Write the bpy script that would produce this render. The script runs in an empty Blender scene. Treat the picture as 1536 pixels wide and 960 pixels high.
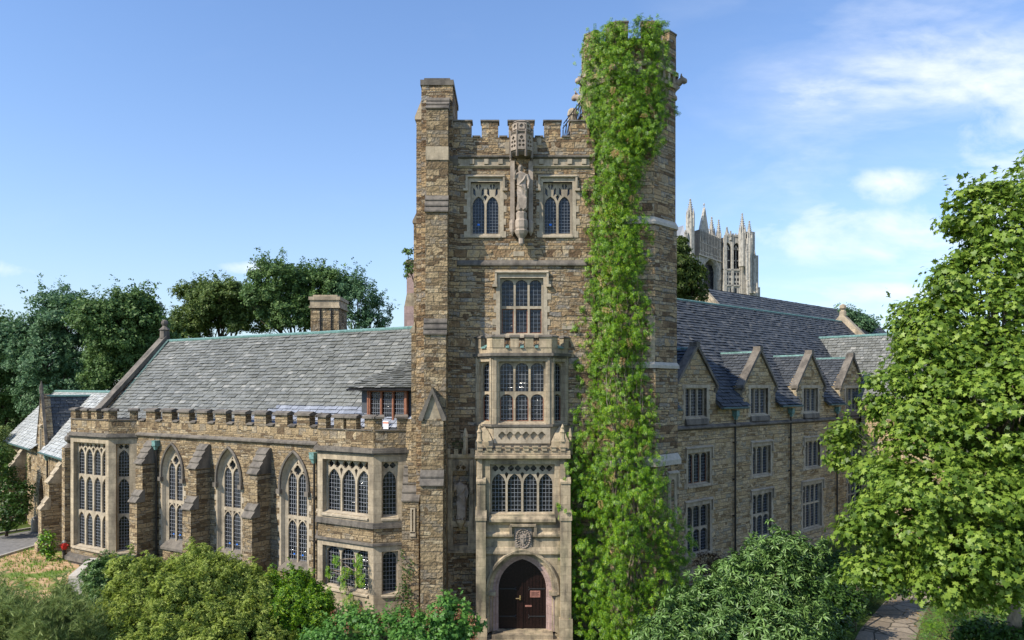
import bpy, bmesh, math, random
import numpy as np
from mathutils import Vector, Matrix
from mathutils.geometry import tessellate_polygon

random.seed(7); RNG = np.random.default_rng(7)
scene = bpy.context.scene
R = math.radians

# ------------------------------------------------------------------ camera, sky, sun, exposure
CAMZ, HOR, F = 10.0, 582.0, 1100.0
cd = bpy.data.cameras.new('camera'); cam = bpy.data.objects.new('camera', cd)
scene.collection.objects.link(cam); scene.camera = cam
cam.location = (0, 0, CAMZ); cam.rotation_euler = (R(90), 0, 0)
cd.sensor_width = 36; cd.lens = 36 * F / 1536; cd.shift_y = (HOR - 480) / 1536
cd.clip_start = 0.2; cd.clip_end = 6000

SUN_EL = 41.0; SUN_AZ = (-0.85, -0.527)          # horizontal direction towards the sun
sd = bpy.data.lights.new('sun', 'SUN'); sd.energy = 3.8; sd.angle = R(0.5); sd.color = (1.0, 0.93, 0.81)
sun = bpy.data.objects.new('sun', sd); scene.collection.objects.link(sun)
sv = Vector((SUN_AZ[0] * math.cos(R(SUN_EL)), SUN_AZ[1] * math.cos(R(SUN_EL)), math.sin(R(SUN_EL)))).normalized()
sun.rotation_euler = sv.to_track_quat('Z', 'Y').to_euler(); sun.location = (-30, -20, 60)

world = bpy.data.worlds.new('World'); scene.world = world; world.use_nodes = True
wt = world.node_tree; wt.nodes.clear()
def wn(t, **k):
    n = wt.nodes.new(t)
    for a, b in k.items(): setattr(n, a, b)
    return n
sky = wn('ShaderNodeTexSky', sky_type='NISHITA', sun_disc=False, sun_elevation=R(SUN_EL),
         sun_rotation=math.atan2(SUN_AZ[0], SUN_AZ[1]), altitude=100, air_density=1.2, dust_density=0.35, ozone_density=3.0)
bg = wn('ShaderNodeBackground'); out = wn('ShaderNodeOutputWorld'); bg.inputs['Strength'].default_value = 0.15
tc = wn('ShaderNodeTexCoord'); sep = wn('ShaderNodeSeparateXYZ'); wt.links.new(tc.outputs['Generated'], sep.inputs[0])
def wm(op, a, b=None, c=None, clamp=False):
    n = wn('ShaderNodeMath', operation=op); n.use_clamp = clamp
    for i, v in enumerate((a, b, c)):
        if v is None: continue
        if isinstance(v, (int, float)): n.inputs[i].default_value = v
        else: wt.links.new(v, n.inputs[i])
    return n.outputs[0]
# clouds live on a flat layer high above: direction divided by height
zc = wm('ADD', wm('MAXIMUM', sep.outputs['Z'], 0.0), 0.22)
cx = wm('DIVIDE', sep.outputs['X'], zc); cy = wm('DIVIDE', sep.outputs['Y'], zc)
cmb = wn('ShaderNodeCombineXYZ'); wt.links.new(cx, cmb.inputs[0]); wt.links.new(cy, cmb.inputs[1])
n1 = wn('ShaderNodeTexNoise'); n1.inputs['Scale'].default_value = 2.1; n1.inputs['Detail'].default_value = 9; n1.inputs['Roughness'].default_value = 0.55; n1.inputs['Distortion'].default_value = 0.6
wt.links.new(cmb.outputs[0], n1.inputs['Vector'])
mp = wn('ShaderNodeMapping'); mp.inputs['Scale'].default_value = (1.0, 2.6, 1.0); mp.inputs['Rotation'].default_value = (0, 0, 0.6); wt.links.new(cmb.outputs[0], mp.inputs[0])
n2 = wn('ShaderNodeTexNoise'); n2.inputs['Scale'].default_value = 6.0; n2.inputs['Detail'].default_value = 10; n2.inputs['Roughness'].default_value = 0.62
wt.links.new(mp.outputs[0], n2.inputs['Vector'])
side = wm('MULTIPLY', wm('SUBTRACT', wm('DIVIDE', sep.outputs['X'], wm('MAXIMUM', sep.outputs['Y'], 0.05)), 0.16), 2.3, clamp=True)   # clouds gather to the east
c1 = wm('MULTIPLY', wm('SUBTRACT', n1.outputs['Fac'], 0.46), 3.4, clamp=True)
c2 = wm('MULTIPLY', wm('SUBTRACT', n2.outputs['Fac'], 0.42), 2.2, clamp=True)
cl = wm('MULTIPLY', wm('ADD', wm('MULTIPLY', c1, wm('ADD', wm('MULTIPLY', c2, 0.55), 0.45)), wm('MULTIPLY', c2, 0.10)), side, clamp=True)
hz = wm('POWER', wm('SUBTRACT', 1.0, wm('MAXIMUM', sep.outputs['Z'], 0.0), clamp=True), 5.0)
hzm = wm('ADD', wm('MULTIPLY', hz, 0.58), 0.02)
mx = wn('ShaderNodeMixRGB'); mx.inputs[2].default_value = (3.0, 3.35, 3.8, 1); wt.links.new(hzm, mx.inputs[0]); tint = wn('ShaderNodeMixRGB', blend_type='MULTIPLY'); tint.inputs[0].default_value = 1; tint.inputs[2].default_value = (0.66, 0.765, 0.93, 1); wt.links.new(sky.outputs[0], tint.inputs[1]); wt.links.new(tint.outputs[0], mx.inputs[1])
mx2 = wn('ShaderNodeMixRGB'); mx2.inputs[2].default_value = (4.7, 4.95, 5.3, 1); wt.links.new(cl, mx2.inputs[0]); wt.links.new(mx.outputs[0], mx2.inputs[1])
# puffy banks over the eastern roofs, placed by compass direction and height
yy_ = wm('MAXIMUM', sep.outputs['Y'], 0.05); tx_ = wm('DIVIDE', sep.outputs['X'], yy_); tz_ = wm('DIVIDE', sep.outputs['Z'], yy_)
cmb2 = wn('ShaderNodeCombineXYZ'); wt.links.new(wm('MULTIPLY', tx_, 1.0), cmb2.inputs[0]); wt.links.new(wm('MULTIPLY', tz_, 2.0), cmb2.inputs[1])
n3 = wn('ShaderNodeTexNoise'); n3.inputs['Scale'].default_value = 7.0; n3.inputs['Detail'].default_value = 10; n3.inputs['Roughness'].default_value = 0.58; n3.inputs['Distortion'].default_value = 0.3; wt.links.new(cmb2.outputs[0], n3.inputs['Vector'])
blob = 0.0
for (a, b, rx, ry) in ((.42, .215, .13, .055), (.56, .205, .16, .05), (.66, .25, .16, .07), (.70, .33, .13, .12), (.52, .275, .10, .03), (.62, .44, .20, .07), (.78, .20, .2, .12), (.45, .40, .12, .03), (.50, .13, .2, .018), (-.72, .16, .10, .02), (-.36, .165, .05, .012)):
    dx_ = wm('DIVIDE', wm('SUBTRACT', tx_, a), rx); dz_ = wm('DIVIDE', wm('SUBTRACT', tz_, b), ry)
    blob = wm('MAXIMUM', blob, wm('SUBTRACT', 1.0, wm('ADD', wm('MULTIPLY', dx_, dx_), wm('MULTIPLY', dz_, dz_))))
cum = wm('MULTIPLY', wm('ADD', wm('MULTIPLY', blob, 0.75), wm('MULTIPLY', wm('SUBTRACT', n3.outputs['Fac'], 0.58), 3.2)), 0.95, clamp=True)
cum = wm('MULTIPLY', cum, wm('MULTIPLY', wm('ADD', blob, 0.02), 1.6, clamp=True))
mx3 = wn('ShaderNodeMixRGB'); mx3.inputs[2].default_value = (5.0, 5.2, 5.5, 1); wt.links.new(wm('MULTIPLY', cum, 0.85), mx3.inputs[0]); wt.links.new(mx2.outputs[0], mx3.inputs[1])
wt.links.new(mx3.outputs[0], bg.inputs['Color']); wt.links.new(bg.outputs[0], out.inputs['Surface'])
vs = scene.view_settings; vs.view_transform = 'Standard'; vs.look = 'None'; vs.exposure = 0.66; vs.gamma = 1; vs.use_curve_mapping = False
scene.render.resolution_x = 1024; scene.render.resolution_y = 640
scene.cycles.max_bounces = 5; scene.cycles.diffuse_bounces = 3; scene.cycles.glossy_bounces = 3; scene.cycles.transmission_bounces = 3; scene.cycles.transparent_max_bounces = 4

# ------------------------------------------------------------------ materials
class NT:
    def __init__(s, name, rough=0.85, spec=0.3):
        s.m = bpy.data.materials.new(name); s.m.use_nodes = True; s.t = s.m.node_tree
        s.b = s.t.nodes['Principled BSDF']; s.b.inputs['Roughness'].default_value = rough
        s.b.inputs['Specular IOR Level'].default_value = spec; s._uv = None
    def n(s, t, ins=None, **k):
        x = s.t.nodes.new(t)
        for a, b in k.items(): setattr(x, a, b)
        for a, b in (ins or {}).items():
            if hasattr(b, 'is_output') : s.t.links.new(b, x.inputs[a])
            else: x.inputs[a].default_value = b
        return x
    def math(s, op, a, b=0.0, clamp=False):
        x = s.n('ShaderNodeMath', {0: a, 1: b}, operation=op); x.use_clamp = clamp; return x.outputs[0]
    def uv(s):
        if not s._uv: s._uv = s.n('ShaderNodeUVMap', uv_map='UVMap').outputs[0]
        return s._uv
    def obj(s): return s.n('ShaderNodeNewGeometry').outputs['Position']
    def noise(s, scale, vec=None, detail=4, rough=0.55):
        return s.n('ShaderNodeTexNoise', {'Vector': vec or s.obj(), 'Scale': scale, 'Detail': detail, 'Roughness': rough}).outputs['Fac']
    def ramp(s, fac, stops, interp='LINEAR'):
        x = s.n('ShaderNodeValToRGB', {0: fac}); r = x.color_ramp; r.interpolation = interp
        while len(r.elements) < len(stops): r.elements.new(0.5)
        for e, (p, c) in zip(r.elements, stops): e.position = p; e.color = (*c, 1) if len(c) == 3 else c
        return x.outputs[0]
    def mix(s, f, a, b, mode='MIX'):
        x = s.n('ShaderNodeMixRGB', {0: f}, blend_type=mode)
        for i, v in ((1, a), (2, b)):
            if hasattr(v, 'is_output'): s.t.links.new(v, x.inputs[i])
            else: x.inputs[i].default_value = (*v, 1)
        return x.outputs[0]
    def bump(s, h, strength=0.5, dist=0.03):
        x = s.n('ShaderNodeBump', {'Height': h, 'Strength': strength, 'Distance': dist}); s.t.links.new(x.outputs[0], s.b.inputs['Normal'])
    def col(s, c):
        if hasattr(c, 'is_output'): s.t.links.new(c, s.b.inputs['Base Color'])
        else: s.b.inputs['Base Color'].default_value = (*c, 1)
    def set(s, k, v):
        if hasattr(v, 'is_output'): s.t.links.new(v, s.b.inputs[k])
        else: s.b.inputs[k].default_value = v

def rubble(name, stops, bw=0.52, bh=0.165, seed=0.0, mortar=(0.14, 0.115, 0.08), stain=0.5):
    M = NT(name, 0.9, 0.2); uv = M.uv()
    off = M.n('ShaderNodeVectorMath', {0: uv, 1: (seed * 3.7, seed * 1.9, 0)}, operation='ADD').outputs[0]
    sp = M.n('ShaderNodeSeparateXYZ', {0: off})
    nv = M.n('ShaderNodeTexNoise', {'W': sp.outputs[1], 'Scale': 1.9, 'Detail': 1.0}, noise_dimensions='1D').outputs['Fac']
    wob = M.n('ShaderNodeTexNoise', {'Vector': off, 'Scale': 2.6, 'Detail': 3.0}).outputs['Color']
    wv = M.n('ShaderNodeVectorMath', {0: wob, 1: (0.5, 0.5, 0.5)}, operation='SUBTRACT').outputs[0]
    ws = M.n('ShaderNodeVectorMath', {0: wv, 1: (0.22, 0.085, 0)}, operation='MULTIPLY').outputs[0]
    v2 = M.math('ADD', sp.outputs[1], M.math('MULTIPLY', nv, 0.42))
    cb = M.n('ShaderNodeCombineXYZ', {0: sp.outputs[0], 1: v2}).outputs[0]
    vec = M.n('ShaderNodeVectorMath', {0: cb, 1: ws}, operation='ADD').outputs[0]
    def brick(w, h, o, sq):
        x = M.n('ShaderNodeTexBrick', {'Vector': vec, 'Color1': (0, 0, 0, 1), 'Color2': (1, 1, 1, 1), 'Mortar': (0.5, 0.5, 0.5, 1), 'Scale': 1.0,
            'Mortar Size': 0.013, 'Mortar Smooth': 0.6, 'Bias': 0.0, 'Brick Width': w, 'Row Height': h})
        x.offset = o; x.offset_frequency = 2; x.squash = sq; x.squash_frequency = 3
        return x.outputs['Color'], x.outputs['Fac']
    a, af = brick(bw, bh, 0.42, 1.5); b, bf = brick(bw * 0.62, bh * 0.5, 0.37, 1.7); d, df = brick(bw * 1.5, bh * 2, 0.5, 0.7)
    sel = M.noise(0.9, off, 2); s1 = M.math('GREATER_THAN', sel, 0.56)
    sel2 = M.noise(1.7, M.n('ShaderNodeVectorMath', {0: off, 1: (9, 4, 0)}, operation='ADD').outputs[0], 1); s2 = M.math('GREATER_THAN', sel2, 0.63)
    tint = M.mix(s2, M.mix(s1, a, b), d); fac = M.mix(s2, M.mix(s1, af, bf), df)
    fine = M.noise(14, off, 6, 0.65); mid = M.noise(3.3, off, 3)
    tv = M.math('ADD', M.math('MULTIPLY', tint, 0.86), M.math('MULTIPLY', M.math('SUBTRACT', mid, 0.5), 0.5))
    c = M.ramp(tv, stops)
    c = M.mix(0.85, c, M.ramp(fine, [(0.25, (0.5, 0.5, 0.5)), (0.5, (0.95, 0.95, 0.95)), (0.8, (1.4, 1.36, 1.3))]), 'MULTIPLY')
    c = M.mix(fac, c, mortar)
    big = M.noise(0.35, None, 5, 0.6)
    c = M.mix(stain, c, M.ramp(big, [(0.3, (0.6, 0.6, 0.62)), (0.55, (1, 1, 1)), (0.75, (1.15, 1.1, 1.0))]), 'MULTIPLY')
    M.col(c)
    chis = M.n('ShaderNodeTexVoronoi', {'Vector': off, 'Scale': 9.0}).outputs['Distance']
    h = M.math('ADD', M.math('SUBTRACT', M.math('MULTIPLY', tint, 0.45), M.math('MULTIPLY', fac, 1.0)), M.math('ADD', M.math('MULTIPLY', fine, 0.75), M.math('MULTIPLY', chis, 0.5)))
    M.bump(h, 1.0, 0.06)
    return M.m

ST = [(0.0, (0.132, 0.086, 0.051)), (0.16, (0.250, 0.164, 0.091)), (0.34, (0.406, 0.286, 0.161)), (0.5, (0.324, 0.262, 0.182)), (0.64, (0.501, 0.348, 0.181)), (0.76, (0.243, 0.219, 0.190)), (0.88, (0.575, 0.444, 0.273)), (0.97, (0.414, 0.221, 0.108)), (1.0, (0.625, 0.511, 0.351))]
STB = [(0.0, (0.131, 0.089, 0.052)), (0.2, (0.262, 0.190, 0.106)), (0.4, (0.415, 0.311, 0.181)), (0.58, (0.339, 0.250, 0.146)), (0.74, (0.241, 0.201, 0.149)), (0.88, (0.525, 0.411, 0.250)), (0.97, (0.391, 0.223, 0.110)), (1.0, (0.548, 0.444, 0.299))]
STG = [(0.0, (0.230, 0.158, 0.081)), (0.2, (0.435, 0.317, 0.169)), (0.4, (0.548, 0.411, 0.228)), (0.55, (0.301, 0.270, 0.203)), (0.7, (0.615, 0.460, 0.264)), (0.85, (0.453, 0.349, 0.220)), (1.0, (0.585, 0.311, 0.128))]
m_tower = rubble('tower_rubble', ST, seed=1)
m_butt = rubble('buttress_rubble', STB, bw=0.5, bh=0.19, seed=2, mortar=(0.16, 0.13, 0.09))
m_hall = rubble('hall_rubble', STB, bw=0.48, bh=0.155, seed=3)
m_wing = rubble('wing_rubble', STG, bw=0.5, bh=0.16, seed=4, mortar=(0.27, 0.21, 0.14), stain=0.35)
m_chapel = rubble('chapel_rubble', [(p, tuple(min(1, v * 1.2) for v in c)) for p, c in STB], seed=5)

def limestone(name, base, dark, amt, joints=True, green=0.0):
    M = NT(name, 0.85, 0.25); n = M.noise(1.1, None, 6, 0.65); n2 = M.noise(9, None, 5)
    mpv = M.n('ShaderNodeVectorMath', {0: M.obj(), 1: (3.0, 3.0, 0.45)}, operation='MULTIPLY').outputs[0]
    st = M.noise(1.0, mpv, 5, 0.6)
    c = M.mix(0.6, base, M.ramp(n2, [(0.3, (0.7, 0.7, 0.7)), (0.7, (1.2, 1.2, 1.2))]), 'MULTIPLY')
    if joints:
        br = M.n('ShaderNodeTexBrick', {'Vector': M.uv(), 'Color1': (0.76, 0.75, 0.73, 1), 'Color2': (1.14, 1.11, 1.05, 1), 'Mortar': (0.5, 0.47, 0.42, 1), 'Scale': 1.0, 'Mortar Size': 0.007, 'Brick Width': 0.62, 'Row Height': 0.34}).outputs['Color']
        c = M.mix(0.8, c, br, 'MULTIPLY')
    f = M.math('MULTIPLY', M.ramp(M.math('ADD', M.math('MULTIPLY', n, 0.5), M.math('MULTIPLY', st, 0.5)), [(0.45, (0, 0, 0)), (0.62, (1, 1, 1))]), amt)
    c = M.mix(f, c, dark)
    if green:
        g = M.math('MULTIPLY', M.ramp(M.noise(0.8, mpv, 4), [(0.5, (0, 0, 0)), (0.65, (1, 1, 1))]), green)
        c = M.mix(g, c, (0.13, 0.16, 0.07))
    M.col(c); M.bump(M.math('ADD', n2, M.noise(30, None, 3)), 0.35, 0.015)
    return M.m
m_lime = limestone('limestone', (0.46, 0.38, 0.27), (0.15, 0.122, 0.088), 0.8)
m_limep = limestone('limestone_porch', (0.47, 0.375, 0.255), (0.095, 0.078, 0.058), 0.95, green=0.2)
m_trac = limestone('limestone_tracery', (0.45, 0.375, 0.27), (0.16, 0.13, 0.095), 0.65, joints=False)
m_cope = limestone('weathered_coping', (0.185, 0.16, 0.13), (0.05, 0.045, 0.04), 0.8, joints=False)
m_white = limestone('pale_band', (0.50, 0.44, 0.36), (0.35, 0.33, 0.3), 0.4, joints=False)
m_cath = limestone('cathedral_limestone', (0.46, 0.425, 0.365), (0.17, 0.155, 0.135), 0.8, joints=False)
m_cathd = limestone('cathedral_dark', (0.22, 0.19, 0.16), (0.07, 0.06, 0.05), 0.6, joints=False)
m_pink = limestone('pink_stone', (0.46, 0.33, 0.31), (0.2, 0.16, 0.14), 0.4)
m_stat = limestone('statue_stone', (0.40, 0.325, 0.255), (0.12, 0.10, 0.08), 0.6, joints=False)

def slate(name, stops, rough=0.5):
    M = NT(name, rough, 0.25); r = M.n('ShaderNodeNewGeometry').outputs['Random Per Island']
    c = M.ramp(r, stops); n = M.noise(12, None, 5); big = M.noise(0.5, None, 4)
    c = M.mix(0.7, c, M.ramp(n, [(0.3, (0.7, 0.7, 0.7)), (0.7, (1.25, 1.25, 1.25))]), 'MULTIPLY')
    c = M.mix(0.5, c, M.ramp(big, [(0.35, (0.75, 0.76, 0.74)), (0.65, (1.15, 1.15, 1.12))]), 'MULTIPLY')
    M.col(c); M.bump(n, 0.3, 0.01); return M.m
m_slate = slate('grey_green_slate', [(0, (0.13, 0.13, 0.115)), (0.3, (0.17, 0.17, 0.15)), (0.6, (0.205, 0.205, 0.185)), (0.85, (0.175, 0.178, 0.165)), (0.95, (0.235, 0.232, 0.21)), (1, (0.30, 0.29, 0.26))])
m_slnew = slate('new_blue_slate', [(0, (0.21, 0.225, 0.26)), (0.5, (0.26, 0.275, 0.315)), (1, (0.32, 0.335, 0.375))])
m_slblue = slate('blue_black_slate', [(0, (0.05, 0.055, 0.062)), (0.4, (0.065, 0.071, 0.08)), (0.8, (0.082, 0.088, 0.096)), (1, (0.12, 0.12, 0.12))], 0.62)
m_slpale = slate('pale_slate', [(0, (0.34, 0.34, 0.32)), (0.5, (0.42, 0.42, 0.40)), (1, (0.5, 0.5, 0.47))])
def plain(name, c, rough=0.7, metal=0.0, noise=0.25, spec=0.3, nscale=8):
    M = NT(name, rough, spec); M.set('Metallic', metal)
    n = M.noise(nscale, None, 4)
    M.col(M.mix(1.0, c, M.ramp(n, [(0.3, (1 - noise,) * 3), (0.7, (1 + noise,) * 3)]), 'MULTIPLY')); M.bump(n, 0.2, 0.01); return M.m
m_copper = plain('verdigris_copper', (0.14, 0.25, 0.225), 0.6, noise=0.35)
m_copperd = plain('dark_copper', (0.07, 0.12, 0.11), 0.5, noise=0.4)
m_pipe = plain('dark_downpipe', (0.03, 0.026, 0.022), 0.4)
m_lead = plain('lead_came', (0.27, 0.28, 0.30), 0.5)
m_leadd = plain('dark_lead', (0.16, 0.18, 0.21), 0.5)
m_wood = plain('door_oak', (0.014, 0.005, 0.004), 0.45, noise=0.5, nscale=14)
m_red = plain('red_wood_frame', (0.24, 0.10, 0.055), 0.6)
m_iron = plain('black_iron', (0.03, 0.03, 0.032), 0.45)
m_gold = plain('brass', (0.6, 0.42, 0.2), 0.3, 0.8)
m_plaq = plain('copper_plaque', (0.35, 0.16, 0.12), 0.5)
m_pinks = limestone('pink_weathered_jamb', (0.42, 0.30, 0.27), (0.18, 0.13, 0.12), 0.6)
m_hyd = plain('hydrant_red', (0.5, 0.03, 0.02), 0.4)
m_sign = plain('white_paint', (0.8, 0.8, 0.8), 0.5, noise=0.03); m_oran = plain('orange_paint', (0.75, 0.18, 0.06), 0.5, noise=0.05)
m_stick = plain('blue_label', (0.03, 0.2, 0.75), 0.5, noise=0.05)
def glass():
    M = NT('leaded_glass', 0.12, 0.4); r = M.noise(0.9, None, 2)
    br = M.n('ShaderNodeTexBrick', {'Vector': M.uv(), 'Color1': (0, 0, 0, 1), 'Color2': (1, 1, 1, 1), 'Mortar': (0, 0, 0, 1), 'Scale': 1.0, 'Mortar Size': 0.0, 'Brick Width': 0.15, 'Row Height': 0.17}); br.offset = 0.0
    n = M.math('ADD', M.math('MULTIPLY', br.outputs['Color'], M.noise(3.0, None, 3)), M.math('MULTIPLY', M.noise(7, None, 2), 0.5))
    r = M.math('ADD', r, M.math('MULTIPLY', M.math('SUBTRACT', br.outputs['Color'], 0.5), 0.22))
    M.col(M.ramp(r, [(0.35, (0.004, 0.005, 0.007)), (0.6, (0.012, 0.014, 0.018)), (0.72, (0.035, 0.04, 0.045)), (0.85, (0.10, 0.11, 0.11))])); M.bump(n, 0.5, 0.05); return M.m
m_glass = glass()
def bark(name, c):
    M = NT(name, 0.9, 0.2); v = M.n('ShaderNodeVectorMath', {0: M.obj(), 1: (6, 6, 1.2)}, operation='MULTIPLY').outputs[0]
    n = M.noise(2.0, v, 6); M.col(M.mix(1.0, c, M.ramp(n, [(0.3, (0.5, 0.5, 0.5)), (0.7, (1.5, 1.5, 1.5))]), 'MULTIPLY')); M.bump(n, 0.8, 0.03); return M.m
m_bark = bark('bark', (0.10, 0.075, 0.055)); m_barkg = bark('grey_bark', (0.20, 0.16, 0.12))
def leafm(name, stops, rough=0.45, trans=0.35, spec=0.35):
    M = NT(name, rough, spec); r = M.n('ShaderNodeNewGeometry').outputs['Random Per Island']
    big = M.noise(0.7, None, 3)
    f = M.math('ADD', M.math('MULTIPLY', r, 0.7), M.math('MULTIPLY', big, 0.4))
    c = M.ramp(f, stops); M.col(c)
    tr = M.n('ShaderNodeBsdfTranslucent', {'Color': c}); mixs = M.n('ShaderNodeMixShader', {0: trans})
    o = M.t.nodes['Material Output']; M.t.links.new(M.b.outputs[0], mixs.inputs[1]); M.t.links.new(tr.outputs[0], mixs.inputs[2]); M.t.links.new(mixs.outputs[0], o.inputs[0])
    return M.m
l_vine = leafm('vine_leaf', [(0.1, (0.025, 0.08, 0.006)), (0.35, (0.06, 0.16, 0.008)), (0.6, (0.12, 0.26, 0.010)), (0.85, (0.27, 0.42, 0.015)), (1.0, (0.50, 0.54, 0.05))], trans=.2)
l_maple = leafm('maple_leaf', [(0.1, (0.06, 0.11, 0.014)), (0.4, (0.13, 0.22, 0.026)), (0.7, (0.24, 0.35, 0.045)), (0.9, (0.35, 0.46, 0.08)), (1.0, (0.45, 0.52, 0.13))], trans=.42)
l_far = leafm('far_leaf', [(0.1, (0.039, 0.085, 0.023)), (0.5, (0.085, 0.163, 0.039)), (1.0, (0.182, 0.273, 0.072))], 0.6, 0.25)
l_far2 = leafm('far_leaf_blue', [(0.1, (0.046, 0.098, 0.046)), (0.5, (0.091, 0.182, 0.078)), (1.0, (0.182, 0.299, 0.130))], 0.6, 0.25)
l_farw = leafm('far_leaf_warm', [(0.1, (0.048, 0.084, 0.017)), (0.5, (0.096, 0.156, 0.030)), (1.0, (0.204, 0.264, 0.060))], 0.6, 0.25)
l_mag = leafm('magnolia_leaf', [(0.1, (0.04, 0.07, 0.012)), (0.5, (0.08, 0.13, 0.02)), (0.85, (0.14, 0.19, 0.03)), (1.0, (0.25, 0.13, 0.06))])
l_bush = leafm('shrub_leaf', [(0.1, (0.13, 0.20, 0.03)), (0.5, (0.30, 0.38, 0.065)), (0.85, (0.44, 0.51, 0.11)), (1.0, (0.56, 0.6, 0.2))], 0.5, 0.42)
l_rho = leafm('rhododendron_leaf', [(0.1, (0.054, 0.110, 0.028)), (0.5, (0.121, 0.220, 0.050)), (0.85, (0.216, 0.343, 0.102)), (1.0, (0.380, 0.465, 0.167))], 0.38, 0.2, 0.4)
l_con = leafm('feathery_leaf', [(0.1, (0.092, 0.138, 0.034)), (0.5, (0.207, 0.276, 0.075)), (1.0, (0.391, 0.448, 0.161))], 0.7)
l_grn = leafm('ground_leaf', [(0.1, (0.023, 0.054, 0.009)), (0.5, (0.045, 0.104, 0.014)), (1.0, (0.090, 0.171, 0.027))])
l_rose = leafm('rose_leaf', [(0.1, (0.05, 0.13, 0.025)), (0.5, (0.10, 0.24, 0.04)), (1.0, (0.18, 0.35, 0.07))])
l_bud = leafm('red_flower_head', [(0.1, (0.20, 0.05, 0.03)), (0.6, (0.33, 0.12, 0.07)), (1.0, (0.45, 0.25, 0.15))])
l_dry = leafm('dry_leaf', [(0.1, (0.30, 0.16, 0.05)), (0.6, (0.42, 0.27, 0.10)), (1.0, (0.5, 0.4, 0.2))])

def ground_mat():
    M = NT('ground_soil', 0.95, 0.1); n = M.noise(0.25, None, 6, 0.6); f = M.noise(4, None, 6, 0.7)
    c = M.ramp(f, [(0.3, (0.05, 0.04, 0.022)), (0.5, (0.07, 0.09, 0.025)), (0.7, (0.10, 0.15, 0.035))])
    M.col(M.mix(M.ramp(n, [(0.45, (0, 0, 0)), (0.6, (1, 1, 1))]), c, (0.09, 0.13, 0.03))); M.bump(f, 0.8, 0.08); return M.m
m_ground = ground_mat()
def dirt():
    M = NT('bare_dirt', 0.95, 0.1); f = M.noise(1.6, None, 7, 0.7); g = M.noise(0.5, None, 5, 0.65)
    c = M.ramp(f, [(0.3, (0.30, 0.16, 0.08)), (0.5, (0.52, 0.33, 0.18)), (0.7, (0.62, 0.46, 0.29))])
    M.col(M.mix(M.ramp(g, [(0.5, (0, 0, 0)), (0.58, (1, 1, 1))]), c, (0.16, 0.22, 0.05))); M.bump(f, 0.6, 0.05); return M.m
m_dirt = dirt()
def mulch():
    M = NT('brown_mulch', 0.95, 0.1); f = M.noise(9, None, 7, 0.75)
    M.col(M.ramp(f, [(0.3, (0.04, 0.022, 0.014)), (0.5, (0.11, 0.06, 0.04)), (0.7, (0.30, 0.20, 0.14))])); M.bump(f, 1.0, 0.06); return M.m
m_mulch = mulch()
m_asph = plain('asphalt_path', (0.19, 0.18, 0.165), 0.9, noise=0.3, nscale=3)
m_kerb = plain('kerb_stone', (0.36, 0.33, 0.28), 0.85)
def flag():
    M = NT('flagstone', 0.85, 0.2); v = M.n('ShaderNodeTexVoronoi', {'Vector': M.obj(), 'Scale': 1.1}, feature='DISTANCE_TO_EDGE').outputs['Distance']
    vc = M.n('ShaderNodeTexVoronoi', {'Vector': M.obj(), 'Scale': 1.1}).outputs['Color']
    f = M.noise(8, None, 5); s = M.n('ShaderNodeSeparateXYZ', {0: vc}).outputs[0]
    c = M.ramp(s, [(0, (0.20, 0.16, 0.115)), (1, (0.32, 0.26, 0.19))]); c = M.mix(0.8, c, M.ramp(f, [(0.3, (0.7, 0.7, 0.7)), (0.7, (1.2, 1.2, 1.2))]), 'MULTIPLY')
    e = M.ramp(v, [(0.015, (1, 1, 1)), (0.04, (0, 0, 0))]); M.col(M.mix(e, c, (0.07, 0.06, 0.04))); M.bump(M.math('SUBTRACT', f, M.math('MULTIPLY', e, 2.0)), 0.5, 0.03); return M.m
m_flag = flag()

# ------------------------------------------------------------------ helpers
class Fr:
    """a wall frame: u along the wall, o outwards from it, z up"""
    def __init__(s, P, U, O):
        s.P = np.array([P[0], P[1], 0.0]); u = Vector((U[0], U[1])).normalized(); o = Vector((O[0], O[1])).normalized()
        s.U = np.array([u.x, u.y, 0.0]); s.O = np.array([o.x, o.y, 0.0])
    def w(s, u, o, z): return s.P + s.U * u + s.O * o + np.array([0, 0, z])
    def sub(s, a, b):
        """frame on the face from plan point a to b ((u,o) pairs), outward away from the wall"""
        A = s.w(a[0], a[1], 0); B = s.w(b[0], b[1], 0); d = (B - A)[:2]; d /= np.linalg.norm(d)
        n = np.array([d[1], -d[0]])
        if np.dot(n, s.O[:2]) < -1e-6 or (abs(np.dot(n, s.O[:2])) < 1e-6): n = -n
        return Fr(A, d, n), float(np.linalg.norm((B - A)[:2]))
    def u_of(s, x, o=0.0):
        r = (x - 768) / F; P = s.P + s.O * o
        return (P[0] - r * P[1]) / (r * s.U[1] - s.U[0])
    def z_of(s, x, y, o=0.0):
        p = s.w(s.u_of(x, o), o, 0); return CAMZ + (HOR - y) * p[1] / F
WF = Fr((0, 0), (1, 0), (0, 1))            # plain world coordinates: u=x, o=y
T = Fr((0, 30), (1, 0), (0, -1))
L = Fr((-4.1, 30.5), (-.857, .5155), (-.5155, -.857))
W = Fr((8.1, 36.5), (.7457, .6662), (.6662, -.7457))
Cc = Fr((-26.3, 44.0), (-.682, .731), (-.731, -.682))
def X(x, Y=30.0): return (x - 768) * Y / F
def Z(y, Y=30.0): return CAMZ + (HOR - y) * Y / F

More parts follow.
